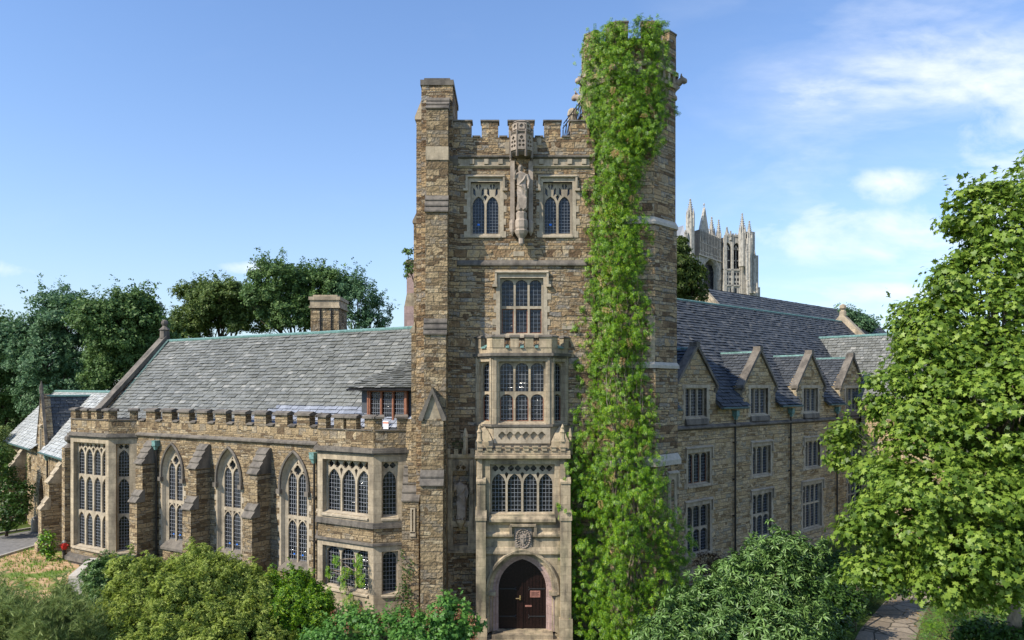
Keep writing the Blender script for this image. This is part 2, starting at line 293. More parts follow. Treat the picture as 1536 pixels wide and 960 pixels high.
class MB:
    def __init__(s, fr=WF): s.v = []; s.f = []; s.fr = fr
    def pts(s, P):
        i = len(s.v); s.v.extend([tuple(s.fr.w(*p)) for p in P]); return list(range(i, i + len(P)))
    def poly(s, P): s.f.append(s.pts(P))
    def box(s, u0, u1, o0, o1, z0, z1):
        a = s.pts([(u0, o0, z0), (u1, o0, z0), (u1, o1, z0), (u0, o1, z0), (u0, o0, z1), (u1, o0, z1), (u1, o1, z1), (u0, o1, z1)])
        for q in ((0, 3, 2, 1), (4, 5, 6, 7), (0, 1, 5, 4), (1, 2, 6, 5), (2, 3, 7, 6), (3, 0, 4, 7)): s.f.append([a[k] for k in q])
    def loft(s, A, B, cap=True):
        """two rings of equal length joined"""
        a = s.pts(A); b = s.pts(B); n = len(a)
        for i in range(n): s.f.append([a[i], a[(i + 1) % n], b[(i + 1) % n], b[i]])
        if cap: s.f.append(a[::-1]); s.f.append(b)
    def prism_uz(s, poly, o0, o1): s.loft([(u, o0, z) for u, z in poly], [(u, o1, z) for u, z in poly])
    def prism_oz(s, poly, u0, u1): s.loft([(u0, o, z) for o, z in poly], [(u1, o, z) for o, z in poly])
    def prism_uo(s, poly, z0, z1): s.loft([(u, o, z0) for u, o in poly], [(u, o, z1) for u, o in poly])
    def panel(s, outer, holes, o0, o1, back=False):
        polys = [outer] + list(holes); flat = [p for q in polys for p in q]
        tris = tessellate_polygon([[Vector((u, z, 0)) for u, z in q] for q in polys])
        a = s.pts([(u, o0, z) for u, z in flat])
        for t in tris: s.f.append([a[t[0]], a[t[1]], a[t[2]]])
        if back:
            b = s.pts([(u, o1, z) for u, z in flat])
            for t in tris: s.f.append([b[t[0]], b[t[2]], b[t[1]]])
        for q in polys:
            n = len(q); A = s.pts([(u, o0, z) for u, z in q]); B = s.pts([(u, o1, z) for u, z in q])
            for i in range(n): s.f.append([A[i], A[(i + 1) % n], B[(i + 1) % n], B[i]])
    def tube(s, pts, radii, n=8, caps=True):
        P = [Vector(s.fr.w(*p)) for p in pts]
        if isinstance(radii, (int, float)): radii = [radii] * len(P)
        rings = []; up = None
        for i, p in enumerate(P):
            d = (P[min(i + 1, len(P) - 1)] - P[max(i - 1, 0)]).normalized()
            if up is None: up = d.orthogonal().normalized()
            up = (up - d * up.dot(d)).normalized(); sd_ = d.cross(up)
            base = len(s.v)
            for k in range(n):
                a = 2 * math.pi * k / n; q = p + (up * math.cos(a) + sd_ * math.sin(a)) * radii[i]; s.v.append(tuple(q))
            rings.append(base)
        for a, b in zip(rings, rings[1:]):
            for k in range(n): s.f.append([a + k, a + (k + 1) % n, b + (k + 1) % n, b + k])
        if caps: s.f.append([rings[0] + k for k in range(n)][::-1]); s.f.append([rings[-1] + k for k in range(n)])
    def lathe(s, c, prof, n=12, rot=0.0, sx=1, sy=1):
        """prof: list of (r, z) around plan point c"""
        prev = None
        for r, z in prof:
            ring = s.pts([(c[0] + sx * r * math.cos(rot + 2 * math.pi * k / n), c[1] + sy * r * math.sin(rot + 2 * math.pi * k / n), z) for k in range(n)])
            if prev:
                for k in range(n): s.f.append([prev[k], prev[(k + 1) % n], ring[(k + 1) % n], ring[k]])
            else: s.f.append(ring[::-1])
            prev = ring
        s.f.append(prev)

def tag(o, label=None, cat=None, group=None, kind=None):
    if label: o['label'] = label
    if cat: o['category'] = cat
    if group: o['group'] = group
    if kind: o['kind'] = kind
    return o
def root(name, loc, label, cat, group=None):
    o = bpy.data.objects.new(name, None); o.empty_display_size = 0.5; scene.collection.objects.link(o); o.location = loc
    return tag(o, label, cat, group)
def world_loc(o):
    v = Vector((0, 0, 0))
    while o: v += o.location; o = o.parent
    return v
def finish(name, v, f, mat, parent=None, smooth=False, uvs=True, origin=None):
    v = np.asarray(v, dtype=np.float64)
    if origin is None: origin = world_loc(parent) if parent else Vector((0, 0, 0))
    vl = v - np.array(origin)
    me = bpy.data.meshes.new(name); me.from_pydata([tuple(p) for p in vl], [], f); me.update()
    bm = bmesh.new(); bm.from_mesh(me)
    if uvs: bmesh.ops.remove_doubles(bm, verts=bm.verts, dist=1e-5)
    if uvs: bmesh.ops.recalc_face_normals(bm, faces=bm.faces)
    bm.normal_update()
    if uvs:
        lay = bm.loops.layers.uv.new('UVMap'); org = Vector(origin)
        for fc in bm.faces:
            n = fc.normal
            if abs(n.z) > 0.95: t, b = Vector((1, 0, 0)), Vector((0, 1, 0))
            else:
                t = Vector((0, 0, 1)).cross(n).normalized(); b = n.cross(t)
                if b.z < 0: b = -b
            for lp in fc.loops:
                p = lp.vert.co + org; lp[lay].uv = (p.dot(t), p.dot(b))
    bm.to_mesh(me); bm.free()
    if smooth: me.polygons.foreach_set('use_smooth', [True] * len(me.polygons))
    me.materials.append(mat)
    o = bpy.data.objects.new(name, me); scene.collection.objects.link(o)
    if parent: o.parent = parent
    else: o.location = origin
    return o
SPLIT = set("cornice pier_cap pale_band set_off buttress pinnacled_pier band shoulder_cap coping gutter window_apron string_course niche_shaft pale_block rubble_band side_buttress casement window_sticker gable_coping roof_deck copper_flashing lightning_cable quatrefoil_panel parapet treads door_arch cap".split())
def build(mb, name, mat, parent=None, smooth=False, origin=None):
    """link the collected shapes as one part; the kinds in SPLIT become one part per separate piece"""
    if name not in SPLIT: return finish(name, mb.v, mb.f, mat, parent, smooth, True, origin)
    V = np.array(mb.v); par = list(range(len(mb.f))); own = {}
    def fi(a):
        while par[a] != a: par[a] = par[par[a]]; a = par[a]
        return a
    key = [tuple(np.round(p, 4)) for p in V]
    for i, fc in enumerate(mb.f):
        for q in fc:
            k = key[q]
            if k in own: par[fi(i)] = fi(own[k])
            else: own[k] = i
    comp = {}
    for i in range(len(mb.f)): comp.setdefault(fi(i), []).append(i)
    C = list(comp.values()); bb = []
    for c in C:
        P = V[[q for i in c for q in mb.f[i]]]; bb.append([P.min(0) - .03, P.max(0) + .03])
    g = list(range(len(C)))
    def gi(a):
        while g[a] != a: a = g[a]
        return a
    for a in range(len(C)):
        for b in range(a + 1, len(C)):
            if np.all(bb[a][0] <= bb[b][1]) and np.all(bb[b][0] <= bb[a][1]): g[gi(a)] = gi(b)
    G_ = {}
    for a in range(len(C)): G_.setdefault(gi(a), []).extend(C[a])
    first = None
    for fl in G_.values():
        idx = sorted({q for i in fl for q in mb.f[i]}); mp_ = {q: k for k, q in enumerate(idx)}
        o = finish(name, V[idx], [[mp_[q] for q in mb.f[i]] for i in fl], mat, parent, smooth, True, origin); first = first or o
    return first

def arch(c, z0, zs, a, h, n=7):
    """closed polygon of an opening: sill z0, springing zs, half width a, arch rise h"""
    P = [(c - a, z0), (c + a, z0)]
    if h <= 0.01: return P + [(c + a, zs), (c - a, zs)]
    if h >= a:
        Rr = (a * a + h * h) / (2 * a); th = math.asin(min(1, h / Rr)) if h <= Rr else math.pi / 2
        right = [(c + a - Rr + Rr * math.cos(th * i / n), zs + Rr * math.sin(th * i / n)) for i in range(n + 1)]
    else: right = [(c + a * math.cos(math.pi / 2 * i / n), zs + h * math.sin(math.pi / 2 * i / n)) for i in range(n + 1)]
    left = [(2 * c - u, z) for u, z in right[:-1]][::-1]
    return P + right + left
def rosette(c, z, r, n=16, amp=0.24):
    return [(c + r * (1 - amp + amp * abs(math.cos(2 * t))) * math.cos(t), z + r * (1 - amp + amp * abs(math.cos(2 * t))) * math.sin(t)) for t in [2 * math.pi * k / n for k in range(n)]]
def scale_poly(P, c, k, dz=0):
    return [(c[0] + (u - c[0]) * k, c[1] + (z - c[1]) * k + dz) for u, z in P]

def window(parent, fr, c, z0, z1, a, nl, tiers=(), head='round', tracery=0.0, depth=0.14, hood=True, surround=0.12, sill=True, lead=m_lead, lp=(0.15, 0.17),
           mat=None, red=False, sticker=False, quoin=True, o=0.0, label=None, hr=0.9, style='row', mw=.085, fk=0):
    """a rectangular mullioned window: nl lights, transoms at heights `tiers`; returns the wall opening"""
    mat = mat or m_trac; H = z1 - z0; mb = MB(fr); fw = 0.07
    lw = (2 * a - 2 * fw - (nl - 1) * mw) / nl; holes = []; lv = [z0] + list(tiers) + [z1]
    top = z1 - tracery
    for i in range(nl):
        cx_ = c - a + fw + lw / 2 + i * (lw + mw)
        for k in range(len(lv) - 1):
            b = lv[k] + (0.07 if k == 0 else 0.05); t = (top if k == len(lv) - 2 else lv[k + 1]) - 0.06
            hh = lw / 2 * hr * (1.75 if head == 'pointed' else 1.0)
            if head == 'square' or (head == 'topround' and k < len(lv) - 2): hh = 0
            holes.append(arch(cx_, b, t - hh, lw / 2, hh, 5))
        if tracery:
            if style == 'dagger':
                hgt = tracery
                for sg in (-1, 1):
                    u_ = cx_ + sg * lw * .25; holes.append([(u_ - sg * lw * .02, top - .06), (u_ + sg * lw * .20, top + hgt * .10), (u_ + sg * lw * .19, top + hgt * .62), (u_ + sg * lw * .02, top + hgt * .42)])
                    holes.append([(cx_ + sg * .03, top + hgt * .42), (cx_ + sg * lw * .22, top + hgt * .72), (cx_ + sg * lw * .16, z1 - .05), (cx_ + sg * .03, z1 - .05)])
            nn = 0 if style == 'dagger' else 2; r = min(lw / 2, tracery) * 0.47
            for q in range(nn): holes.append(rosette(cx_ - lw / 2 + lw * (q + 0.5) / nn, z1 - 0.05 - r, r))
            if i < nl - 1: 
                u = cx_ + lw / 2 + mw / 2; zz = top - 0.04; q = mw * 0.9
                holes.append([(u, zz - lw * .42), (u + q, zz - lw * .05), (u, zz + q * .6), (u - q, zz - lw * .05)])
    mb.panel([(c - a, z0), (c + a, z0), (c + a, z1), (c - a, z1)], holes, o - depth, o - depth - 0.16)
    # fine inner roll on the mullions
    if surround:
        g = 0.004
        mb.panel([(c - a - surround, z0 - surround * .8), (c + a + surround, z0 - surround * .8), (c + a + surround, z1 + surround), (c - a - surround, z1 + surround)],
                 [[(c - a, z0), (c + a, z0), (c + a, z1), (c - a, z1)]], o + 0.025, o - depth - 0.1)
        if quoin:
            zz = z0 - surround * .8; k = 0
            while zz < z1 + surround - 0.1:
                hq = min(0.26, z1 + surround - zz)
                if k % 2 == 0:
                    for sgn in (-1, 1):
                        u0 = c + sgn * (a + surround); u1 = u0 + sgn * random.uniform(0.09, 0.17)
                        mb.box(min(u0, u1), max(u0, u1), o - .05, o + 0.02, zz + g, zz + hq - g)
                zz += hq; k += 1
    if sill:
        mb.prism_oz([(o - depth, z0 + 0.05), (o + 0.07, z0 - 0.06), (o + 0.07, z0 - 0.13), (o - depth, z0 - 0.13)], c - a - 0.02, c + a + 0.02)
    if hood:
        q = a + surround + 0.05; zt = z1 + surround + 0.02
        mb.prism_oz([(o, zt), (o + 0.11, zt), (o + 0.13, zt + 0.05), (o, zt + 0.13)], c - q, c + q)
        for sgn in (-1, 1):
            u = c + sgn * q; mb.box(min(u, u - sgn * .08), max(u, u - sgn * .08), o, o + 0.105, zt - min(0.45, H * .3), zt)
            mb.box(u - .1, u + .1, o, o + 0.13, zt - min(0.45, H * .3) - .1, zt - min(0.45, H * .3))
    fo = build(mb, 'window', mat, parent)
    if label: fo['label'] = label
    gl = MB(fr); go = o - depth - 0.1; gl.poly([(c - a + .01, go, z0 + .01), (c + a - .01, go, z0 + .01), (c + a - .01, go, z1 - .01), (c - a + .01, go, z1 - .01)])
    p = build(gl, 'pane', m_glass, fo)
    ld = MB(fr); lo = go + 0.006
    for i in range(nl):
        cx_ = c - a + fw + lw / 2 + i * (lw + mw); nv = max(2, round(lw / lp[0]))
        for k in range(1, nv):
            u = cx_ - lw / 2 + lw * k / nv; ld.box(u - .0065, u + .0065, lo - .004, lo + .008, z0 + .03, top)
        nh = round((top - z0) / lp[1])
        for k in range(1, nh):
            z = z0 + (top - z0) * k / nh; ld.box(cx_ - lw / 2 - .01, cx_ + lw / 2 + .01, lo - .005, lo + .009, z - .0065, z + .0065)
    build(ld, 'leading', lead, fo)
    if red:
        rb = MB(fr)
        for i in range(nl):
            cx_ = c - a + fw + lw / 2 + i * (lw + mw); b = z0 + .07; t = (tiers[0] if tiers else top) - .06
            for (u0, u1, zz0, zz1) in ((cx_ - lw / 2, cx_ - lw / 2 + .03, b, t), (cx_ + lw / 2 - .03, cx_ + lw / 2, b, t), (cx_ - lw / 2 + .03, cx_ + lw / 2 - .03, b, b + .03), (cx_ - lw / 2 + .03, cx_ + lw / 2 - .03, t - .03, t)):
                rb.box(u0, u1, lo + .01, lo + .035, zz0, zz1)
        build(rb, 'casement', m_red, fo)
    if sticker:
        sb = MB(fr)
        cx_ = c - a + fw + lw / 2; sb.box(cx_ - .05, cx_ + .05, lo + .01, lo + .016, z0 + .42, z0 + .49); build(sb, 'window_sticker', m_stick, fo)
    return [(c - a, z0), (c + a, z0), (c + a, z1), (c - a, z1)]

def merlons(mb, cap, fr, spans, zb, zt, o0, o1, over=0.06, ct=0.14):
    """solid merlons with weathered, sloped caps"""
    for u0, u1 in spans:
        mb.fr = fr; cap.fr = fr; mb.box(u0, u1, o0, o1, zb, zt)
        m = (o0 + o1) / 2
        cap.prism_oz([(o0 - over, zt + .002), (o1 + over, zt + .002), (o1 + over, zt + ct * .5), (m, zt + ct), (o0 - over, zt + ct * .5)], min(u0, u1) - over, max(u0, u1) + over)

def slates(v, f, P0, U, S, lu, ls, w=0.30, e=0.2, clip=None, th=0.045):
    P0 = np.array(P0, float); U = np.array(U, float); S = np.array(S, float); U /= np.linalg.norm(U); S /= np.linalg.norm(S)
    N = np.cross(U, S); N = N if N[2] > 0 else -N
    rows = int(ls / e) + 1
    for r in range(rows):
        s0 = r * e; s1 = min(s0 + e * 1.35, ls); u = -random.random() * w
        while u < lu:
            ww = w * random.uniform(0.7, 1.35); u0 = max(u + .011, 0); u1 = min(u + ww - .011, lu); u += ww
            if u1 - u0 < .05: continue
            if clip and not clip((u0 + u1) / 2, s0 + e / 2): continue
            sj = s0 + random.uniform(-.018, .012); t = th * random.uniform(.8, 1.9); tl = random.uniform(-.003, .003)
            a = P0 + U * u0 + S * sj; b = P0 + U * u1 + S * sj; c = P0 + U * u1 + S * s1; d = P0 + U * u0 + S * s1
            i = len(v)
            v.extend([tuple(a + N * (t + tl)), tuple(b + N * (t - tl)), tuple(c + N * .002), tuple(d + N * .002), tuple(a - N * .01 + S * .06), tuple(b - N * .01 + S * .06)])
            f.extend([[i, i + 1, i + 2, i + 3], [i + 4, i + 5, i + 1, i], [i + 4, i, i + 3], [i + 5, i + 2, i + 1]])

# ---- leaves
def tmpl(kind):
    if kind == 'oval': return [(0, 0, 0), (.28, .45, .08), (0, 1, -.05), (-.28, .45, .08)], [(0, 1, 2), (0, 2, 3)]
    if kind == 'maple':
        P = [(0, 0), (.12, .18), (.50, .08), (.38, .33), (.62, .62), (.27, .60), (0, 1.05), (-.27, .60), (-.62, .62), (-.38, .33), (-.50, .08), (-.12, .18)]
        V = [(x, y, -.18 * abs(x) - .12 * y * y) for x, y in P]; return V, [(0, 1, 2, 3, 4, 5, 6), (0, 6, 7, 8, 9, 10, 11)]
    if kind == 'pinnate':
        V, Fc = [], []
        for k in range(5):
            y = .12 + .18 * k; z = -.25 * y * y
            for s in (-1, 1):
                i = len(V); V += [(0, y, z), (s * .20, y + .02, z + .02), (s * .40, y + .15, z - .07), (s * .17, y + .14, z)]; Fc.append((i, i + 1, i + 2, i + 3))
        i = len(V); V += [(0, .92, -.2), (.07, 1.08, -.26), (0, 1.28, -.38), (-.07, 1.08, -.26)]; Fc.append((i, i + 1, i + 2, i + 3))
        return V, Fc
    if kind == 'rosette':
        V, Fc = [], []
        for k in range(8):
            a = 2 * math.pi * k / 8 + .3 * (k % 2); ca, sa = math.cos(a), math.sin(a); i = len(V); up = .25 if k % 2 else .05
            for (x, y, z) in ((0, .04, 0), (.14, .5, up), (0, 1, up - .3), (-.14, .5, up)): V.append((x * ca - y * sa, x * sa + y * ca, z))
            Fc.append((i, i + 1, i + 2)); Fc.append((i, i + 2, i + 3))
        return V, Fc
    if kind == 'tuft':
        V, Fc = [], []; rr = random.Random(3)
        for k in range(6):
            c = [rr.uniform(-.5, .5) for _ in range(3)]; a = rr.uniform(0, 6.28); i = len(V)
            d = (math.cos(a) * .33, math.sin(a) * .33, rr.uniform(-.15, .2)); e = (-math.sin(a) * .16, math.cos(a) * .16, rr.uniform(-.1, .1))
            V += [tuple(c[j] - d[j] for j in range(3)), tuple(c[j] + e[j] for j in range(3)), tuple(c[j] + d[j] for j in range(3)), tuple(c[j] - e[j] for j in range(3))]; Fc.append((i, i + 1, i + 2, i + 3))
        return V, Fc
    if kind == 'feather':
        V, Fc = [], []
        for k in range(7):
            y = k / 7; 
            for s in (-1, 1):
                i = len(V); V += [(0, y, 0), (s * .22 * (1.1 - y), y + .22, .05), (s * .03, y + .10, 0)]; Fc.append((i, i + 1, i + 2))
        return V, Fc
    if kind == 'blade':
        V, Fc = [], []; rr = random.Random(5)
        for k in range(5):
            a = rr.uniform(0, 6.28); l = rr.uniform(.2, .6); i = len(V); V += [(math.cos(a + 1.5) * .05, math.sin(a + 1.5) * .05, 0), (-math.cos(a + 1.5) * .05, -math.sin(a + 1.5) * .05, 0), (math.cos(a) * l, math.sin(a) * l, rr.uniform(.6, 1))]; Fc.append((i, i + 1, i + 2))
        return V, Fc
def leafmesh(name, pos, nrm, size, kind, mat, parent=None, origin=None, up=None):
    V, Fc = tmpl(kind); V = np.array(V); N = len(pos); k = len(V)
    nrm = nrm / (np.linalg.norm(nrm, axis=1, keepdims=True) + 1e-9)
    rnd = RNG.normal(size=(N, 3)) if up is None else np.asarray(up) + RNG.normal(size=(N, 3)) * .35
    y = rnd - nrm * np.sum(rnd * nrm, axis=1, keepdims=True); y /= np.linalg.norm(y, axis=1, keepdims=True) + 1e-9
    x = np.cross(y, nrm)
    P = pos[:, None, :] + size[:, None, None] * (V[None, :, 0:1] * x[:, None, :] + V[None, :, 1:2] * y[:, None, :] + V[None, :, 2:3] * nrm[:, None, :])
    if origin is None: origin = world_loc(parent) if parent else Vector((0, 0, 0))
    P = P.reshape(-1, 3) - np.array(origin)
    me = bpy.data.meshes.new(name); me.vertices.add(len(P)); me.vertices.foreach_set('co', P.ravel().astype(np.float32))
    lens = np.array([len(q) for q in Fc]); flat = np.concatenate([np.array(q) for q in Fc])
    loops = (flat[None, :] + (np.arange(N) * k)[:, None]).ravel(); tot = np.tile(lens, N)
    me.loops.add(len(loops)); me.loops.foreach_set('vertex_index', loops.astype(np.int32))
    me.polygons.add(len(tot)); starts = np.concatenate([[0], np.cumsum(tot)[:-1]]); me.polygons.foreach_set('loop_start', starts.astype(np.int32)); me.polygons.foreach_set('loop_total', tot.astype(np.int32))
    me.update(calc_edges=True); me.validate(); me.materials.append(mat)
    o = bpy.data.objects.new(name, me); scene.collection.objects.link(o)
    if parent: o.parent = parent
    else: o.location = origin
    return o
def shell_points(lobes, ncl, per, rc, flat=0.75, inner=0.75, bottom=-.5):
    """leaf clusters on the outside of ellipsoid lobes, dropping those buried in another lobe"""
    area = np.array([r[0] * r[1] + r[1] * r[2] + r[0] * r[2] for c, r in lobes]); cnt = (ncl * area / area.sum()).astype(int) + 1
    P, Nn = [], []
    for (c, r), m in zip(lobes, cnt):
        d = RNG.normal(size=(m * 2, 3)); d /= np.linalg.norm(d, axis=1, keepdims=True); d = d[d[:, 2] > bottom][:m]
        rad = inner + (1.08 - inner) * RNG.random(len(d)) ** .6
        q = np.array(c) + d * np.array(r) * rad[:, None]; keep = np.ones(len(q), bool)
        for (c2, r2) in lobes:
            if c2 is c: continue
            keep &= np.sum(((q - np.array(c2)) / np.array(r2)) ** 2, axis=1) > .55
        P.append(q[keep]); Nn.append(d[keep])
    P = np.concatenate(P); Nn = np.concatenate(Nn)
    cs = rc * (0.6 + .8 * RNG.random(len(P)))
    off = RNG.normal(size=(len(P), per, 3)); off /= np.linalg.norm(off, axis=2, keepdims=True); off *= (RNG.random((len(P), per, 1)) ** .45)
    off[..., 2] *= flat
    pos = P[:, None, :] + off * cs[:, None, None]
    nr = off * .9 + Nn[:, None, :] * .5 + np.array([0, 0, .55]) + RNG.normal(size=off.shape) * .35
    return pos.reshape(-1, 3), nr.reshape(-1, 3)
def frac(lobes, k, rr, spread=.78, rel=(.3, .5), core=.8):
    out = []
    for c, r in lobes:
        out.append((c, tuple(v * core for v in r)))
        for _ in range(k):
            d = np.array([rr.gauss(0, 1), rr.gauss(0, 1), rr.gauss(0, 1)]); d /= np.linalg.norm(d); d[1] = -abs(d[1]) * .8; q = rr.uniform(*rel)
            out.append((tuple(c[j] + d[j] * r[j] * spread * rr.uniform(.85, 1.2) for j in range(3)), tuple(v * q for v in r)))
    return out
def tree(name, base, lobes, label, cat, mat, lsize, ncl, per, rc, kind='oval', trunk_r=0.35, group=None, barkm=None, trunk_top=None, inner=.7, bottom=-.5, flat=.75, crown='crown', seed=0, fk=7, rel=(.3, .5), up=None, shoots=0, slen=.5):
    global RNG
    RNG = np.random.default_rng(seed + 100); rr = random.Random(seed)
    t = root(name, base, label, cat, group)
    fl = frac(lobes, fk, rr, rel=rel) if fk else lobes
    pos, nr = shell_points(fl, ncl, per, rc, flat, inner, bottom)
    if shoots:
        sp_, sn_ = shell_points(fl, shoots, 1, .01, 1, .95, -.1); sn_ = sn_ / np.linalg.norm(sn_, axis=1, keepdims=True)
        d = sn_ * .6 + np.array([0, 0, .9]) + RNG.normal(size=sn_.shape) * .35; d /= np.linalg.norm(d, axis=1, keepdims=True)
        t_ = np.linspace(-.2, 1, 9)[None, :, None]; ln_ = slen * (.4 + .8 * RNG.random((len(d), 1, 1)))
        q = sp_[:, None] + d[:, None] * t_ * ln_ + RNG.normal(size=(len(d), 9, 3)) * lsize * .35
        pos = np.concatenate([pos, q.reshape(-1, 3)]); nr = np.concatenate([nr, (np.repeat(d[:, None], 9, 1) * .6 + RNG.normal(size=q.shape) * .6 + np.array([0, 0, .4])).reshape(-1, 3)])
    size = lsize * (0.65 + .7 * RNG.random(len(pos)))
    leafmesh(crown, pos, nr, size, kind, mat, t, up=up)
    mb = MB(); cz = np.mean([c[2] for c, r in lobes]); cxm = np.mean([c[0] for c, r in lobes]); cym = np.mean([c[1] for c, r in lobes])
    fork = trunk_top or (base[2] + (cz - base[2]) * .55)
    mb.tube([(base[0], base[1], base[2] - .2), (base[0] + rr.uniform(-.1, .1), base[1], (base[2] + fork) / 2), (base[0] * .8 + cxm * .2, base[1] * .8 + cym * .2, fork)], [trunk_r * 1.25, trunk_r, trunk_r * .8], 10)
    b0 = (base[0] * .8 + cxm * .2, base[1] * .8 + cym * .2, fork - .1)
    for c, r in lobes:
        e = (c[0] + rr.uniform(-.3, .3), c[1], c[2] + r[2] * .35); m = tuple((b0[j] * .45 + e[j] * .55) + (rr.uniform(-.3, .3)) for j in range(3))
        mb.tube([b0, m, e], [trunk_r * .5, trunk_r * .3, trunk_r * .08], 6)
        for _ in range(4):
            d = np.array([rr.gauss(0, 1), rr.gauss(0, 1), rr.uniform(-.2, 1)]); d /= np.linalg.norm(d); g = tuple(c[j] + d[j] * r[j] * .9 for j in range(3))
            mb.tube([m, tuple((m[j] + g[j]) / 2 + rr.uniform(-.2, .2) for j in range(3)), g], [trunk_r * .18, trunk_r * .11, trunk_r * .03], 5)
    build(mb, 'trunk' if cat == 'tree' else 'stem', barkm or m_bark, t, True)
    return t

# ------------------------------------------------------------------ shared stone details
def arch_open(c, z0, zs, a, h, n=9):
    P = arch(c, z0, zs, a, h, n); return P[1:] + [P[0]]
def ring(mb, c, z0, zs, A, B, oA, oB, n=9):
    """strip between two arch lines A=(half width, rise) at depth oA and B at depth oB"""
    p = arch_open(c, z0, zs, A[0], A[1], n); q = arch_open(c, z0, zs, B[0], B[1], n)
    a = mb.pts([(u, oA, z) for u, z in p]); b = mb.pts([(u, oB, z) for u, z in q])
    for i in range(len(a) - 1): mb.f.append([a[i], a[i + 1], b[i + 1], b[i]])
def rise(a, a0, h0): return math.sqrt(max(0.0, ((a0 * a0 + h0 * h0) / (2 * a0) + (a - a0)) ** 2 - ((a0 * a0 + h0 * h0) / (2 * a0) - a0) ** 2))
def setoff(mb, u0, u1, oin, oout, zt, zb, steps=3, over=0.05):
    """a buttress set-off weathered in overlapping slabs"""
    for k in range(steps):
        f0, f1 = k / steps, (k + 1) / steps
        za, zb_ = zt + (zb - zt) * f0, zt + (zb - zt) * f1; oa, ob = oin + (oout - oin) * f0, oin + (oout - oin) * f1 + over
        mb.prism_oz([(oin - .1, za), (oa, za), (ob, zb_ + .05), (ob, zb_), (oin - .1, zb_)], u0 - over * .6, u1 + over * .6)

def pwindow(parent, fr, c, z0, zs, zt, a, transom):
    """two-light pointed traceried window in a deep splayed surround; returns the wall opening"""
    h = zt - zs; a2 = a + .22; h2 = rise(a2, a, h); mb = MB(fr)
    a1 = a + .11; h1 = rise(a1, a, h)
    ring(mb, c, z0, zs, (a2 + .1, rise(a2 + .1, a, h)), (a2, h2), .012, .012); ring(mb, c, z0, zs, (a2, h2), (a1 + .03, rise(a1 + .03, a, h)), .012, -.1)
    ring(mb, c, z0, zs, (a1 + .03, rise(a1 + .03, a, h)), (a1, h1), -.1, -.15); ring(mb, c, z0, zs, (a1, h1), (a, h), -.15, -.21)
    zz = z0; k = 0
    while zz < zs:
        if k % 2 == 0:
            for sg in (-1, 1):
                u0 = c + sg * (a2 + .1); u1 = u0 + sg * random.uniform(.1, .2); mb.box(min(u0, u1), max(u0, u1), -.05, .014, zz, zz + .27)
        zz += .28; k += 1
    hd = MB(fr); ah = a2 + .06; n = 9   # hood mould
    P = arch_open(c, zs - .2, zs, ah, rise(ah, a, h), n)
    hd.tube([(u, .05, z) for u, z in P], .075, 6); 
    for sg in (-1, 1): hd.box(c + sg * ah - .12, c + sg * ah + .12, .0, .17, zs - .42, zs - .2)
    mw = .09; lw = (2 * a - mw - .08) / 2; holes = []
    for sg in (-1, 1):
        cc = c + sg * (lw + mw) / 2
        holes.append(arch(cc, z0 + .08, transom - .12 - lw * .75, lw / 2, lw * .7, 5))
        holes.append(arch(cc, transom + .07, zs + h * .12 - .02, lw / 2, lw * .75, 5))
        holes.append([(cc - sg * lw * .02, zs + h * .12 + lw * .82), (cc + sg * lw * .28, zs + h * .2 + lw * .35), (cc + sg * lw * .22, zs + h * .35 + lw * .5)])
    rr_ = lw * .42; zc = zs + h * .55; holes.append(rosette(c, zc, rr_)); 
    holes.append([(c - .06, zs + h * .55 + rr_ + .05), (c + .06, zs + h * .55 + rr_ + .05), (c, zs + h * .55 + rr_ + .2)])
    # tracery heads under the transom
    for sg in (-1, 1):
        cc = c + sg * (lw + mw) / 2
        for s2 in (-1, 1): holes.append([(cc + s2 * lw * .15, transom - .10), (cc + s2 * lw * .45, transom - .10), (cc + s2 * lw * .45, transom - .1 - lw * .35)])
    mb.panel(arch(c, z0, zs, a, h, 9), holes, -.20, -.34)
    sl = MB(fr); sl.prism_oz([(-.32, z0 + .42), (.12, z0 - .02), (.12, z0 - .14), (-.32, z0 - .14)], c - a2 - .1, c + a2 + .1)
    fo = build(mb, 'window', m_trac, parent); build(sl, 'sill', m_cope, fo); build(hd, 'hood_mould', m_cope, fo)
    gl = MB(fr); gp = arch(c, z0, zs, a + .02, h, 9); i = gl.pts([(u, -.28, z) for u, z in gp]); gl.f.append(i); build(gl, 'pane', m_glass, fo)
    ld = MB(fr)
    for sg in (-1, 1):
        cc = c + sg * (lw + mw) / 2
        for k in range(1, 4): ld.box(cc - lw / 2 + lw * k / 4 - .009, cc - lw / 2 + lw * k / 4 + .009, -.276, -.262, z0 + .05, zs + h * .4)
        k = z0
        while k < zs + h * .45: ld.box(cc - lw / 2, cc + lw / 2, -.277, -.261, k, k + .014); k += .2
    build(ld, 'leading', m_lead, fo)
    st = MB(fr)
    for sg in (-1, 1): st.box(c + sg * .28 - .05, c + sg * .28 + .05, -.26, -.252, z0 + .62, z0 + .68)
    build(st, 'window_sticker', m_stick, fo)
    return arch(c, z0, zs, a2, h2, 9)

def corbel_string(parent, fr, u0, u1, z, corb=True, sp=.58, o=0.0, mat=None):
    mb = MB(fr); tp = MB(fr)
    tp.prism_oz([(o - .02, z + .06), (o + .14, z), (o + .14, z - .06), (o + .05, z - .12), (o - .02, z - .12)], u0, u1); build(tp, 'drip_mould', m_cope, parent)
    if corb:
        mb.box(u0, u1, o - .02, o + .03, z - .38, z - .12)
        mb.prism_oz([(o - .02, z - .38), (o + .08, z - .38), (o + .08, z - .42), (o - .02, z - .5)], u0, u1)
        u = u0 + sp * .7
        while u < u1 - .2: mb.box(u - .09, u + .09, o + .03, o + .11, z - .34, z - .14); u += sp
    return build(mb, 'string_course', mat or m_trac, parent)

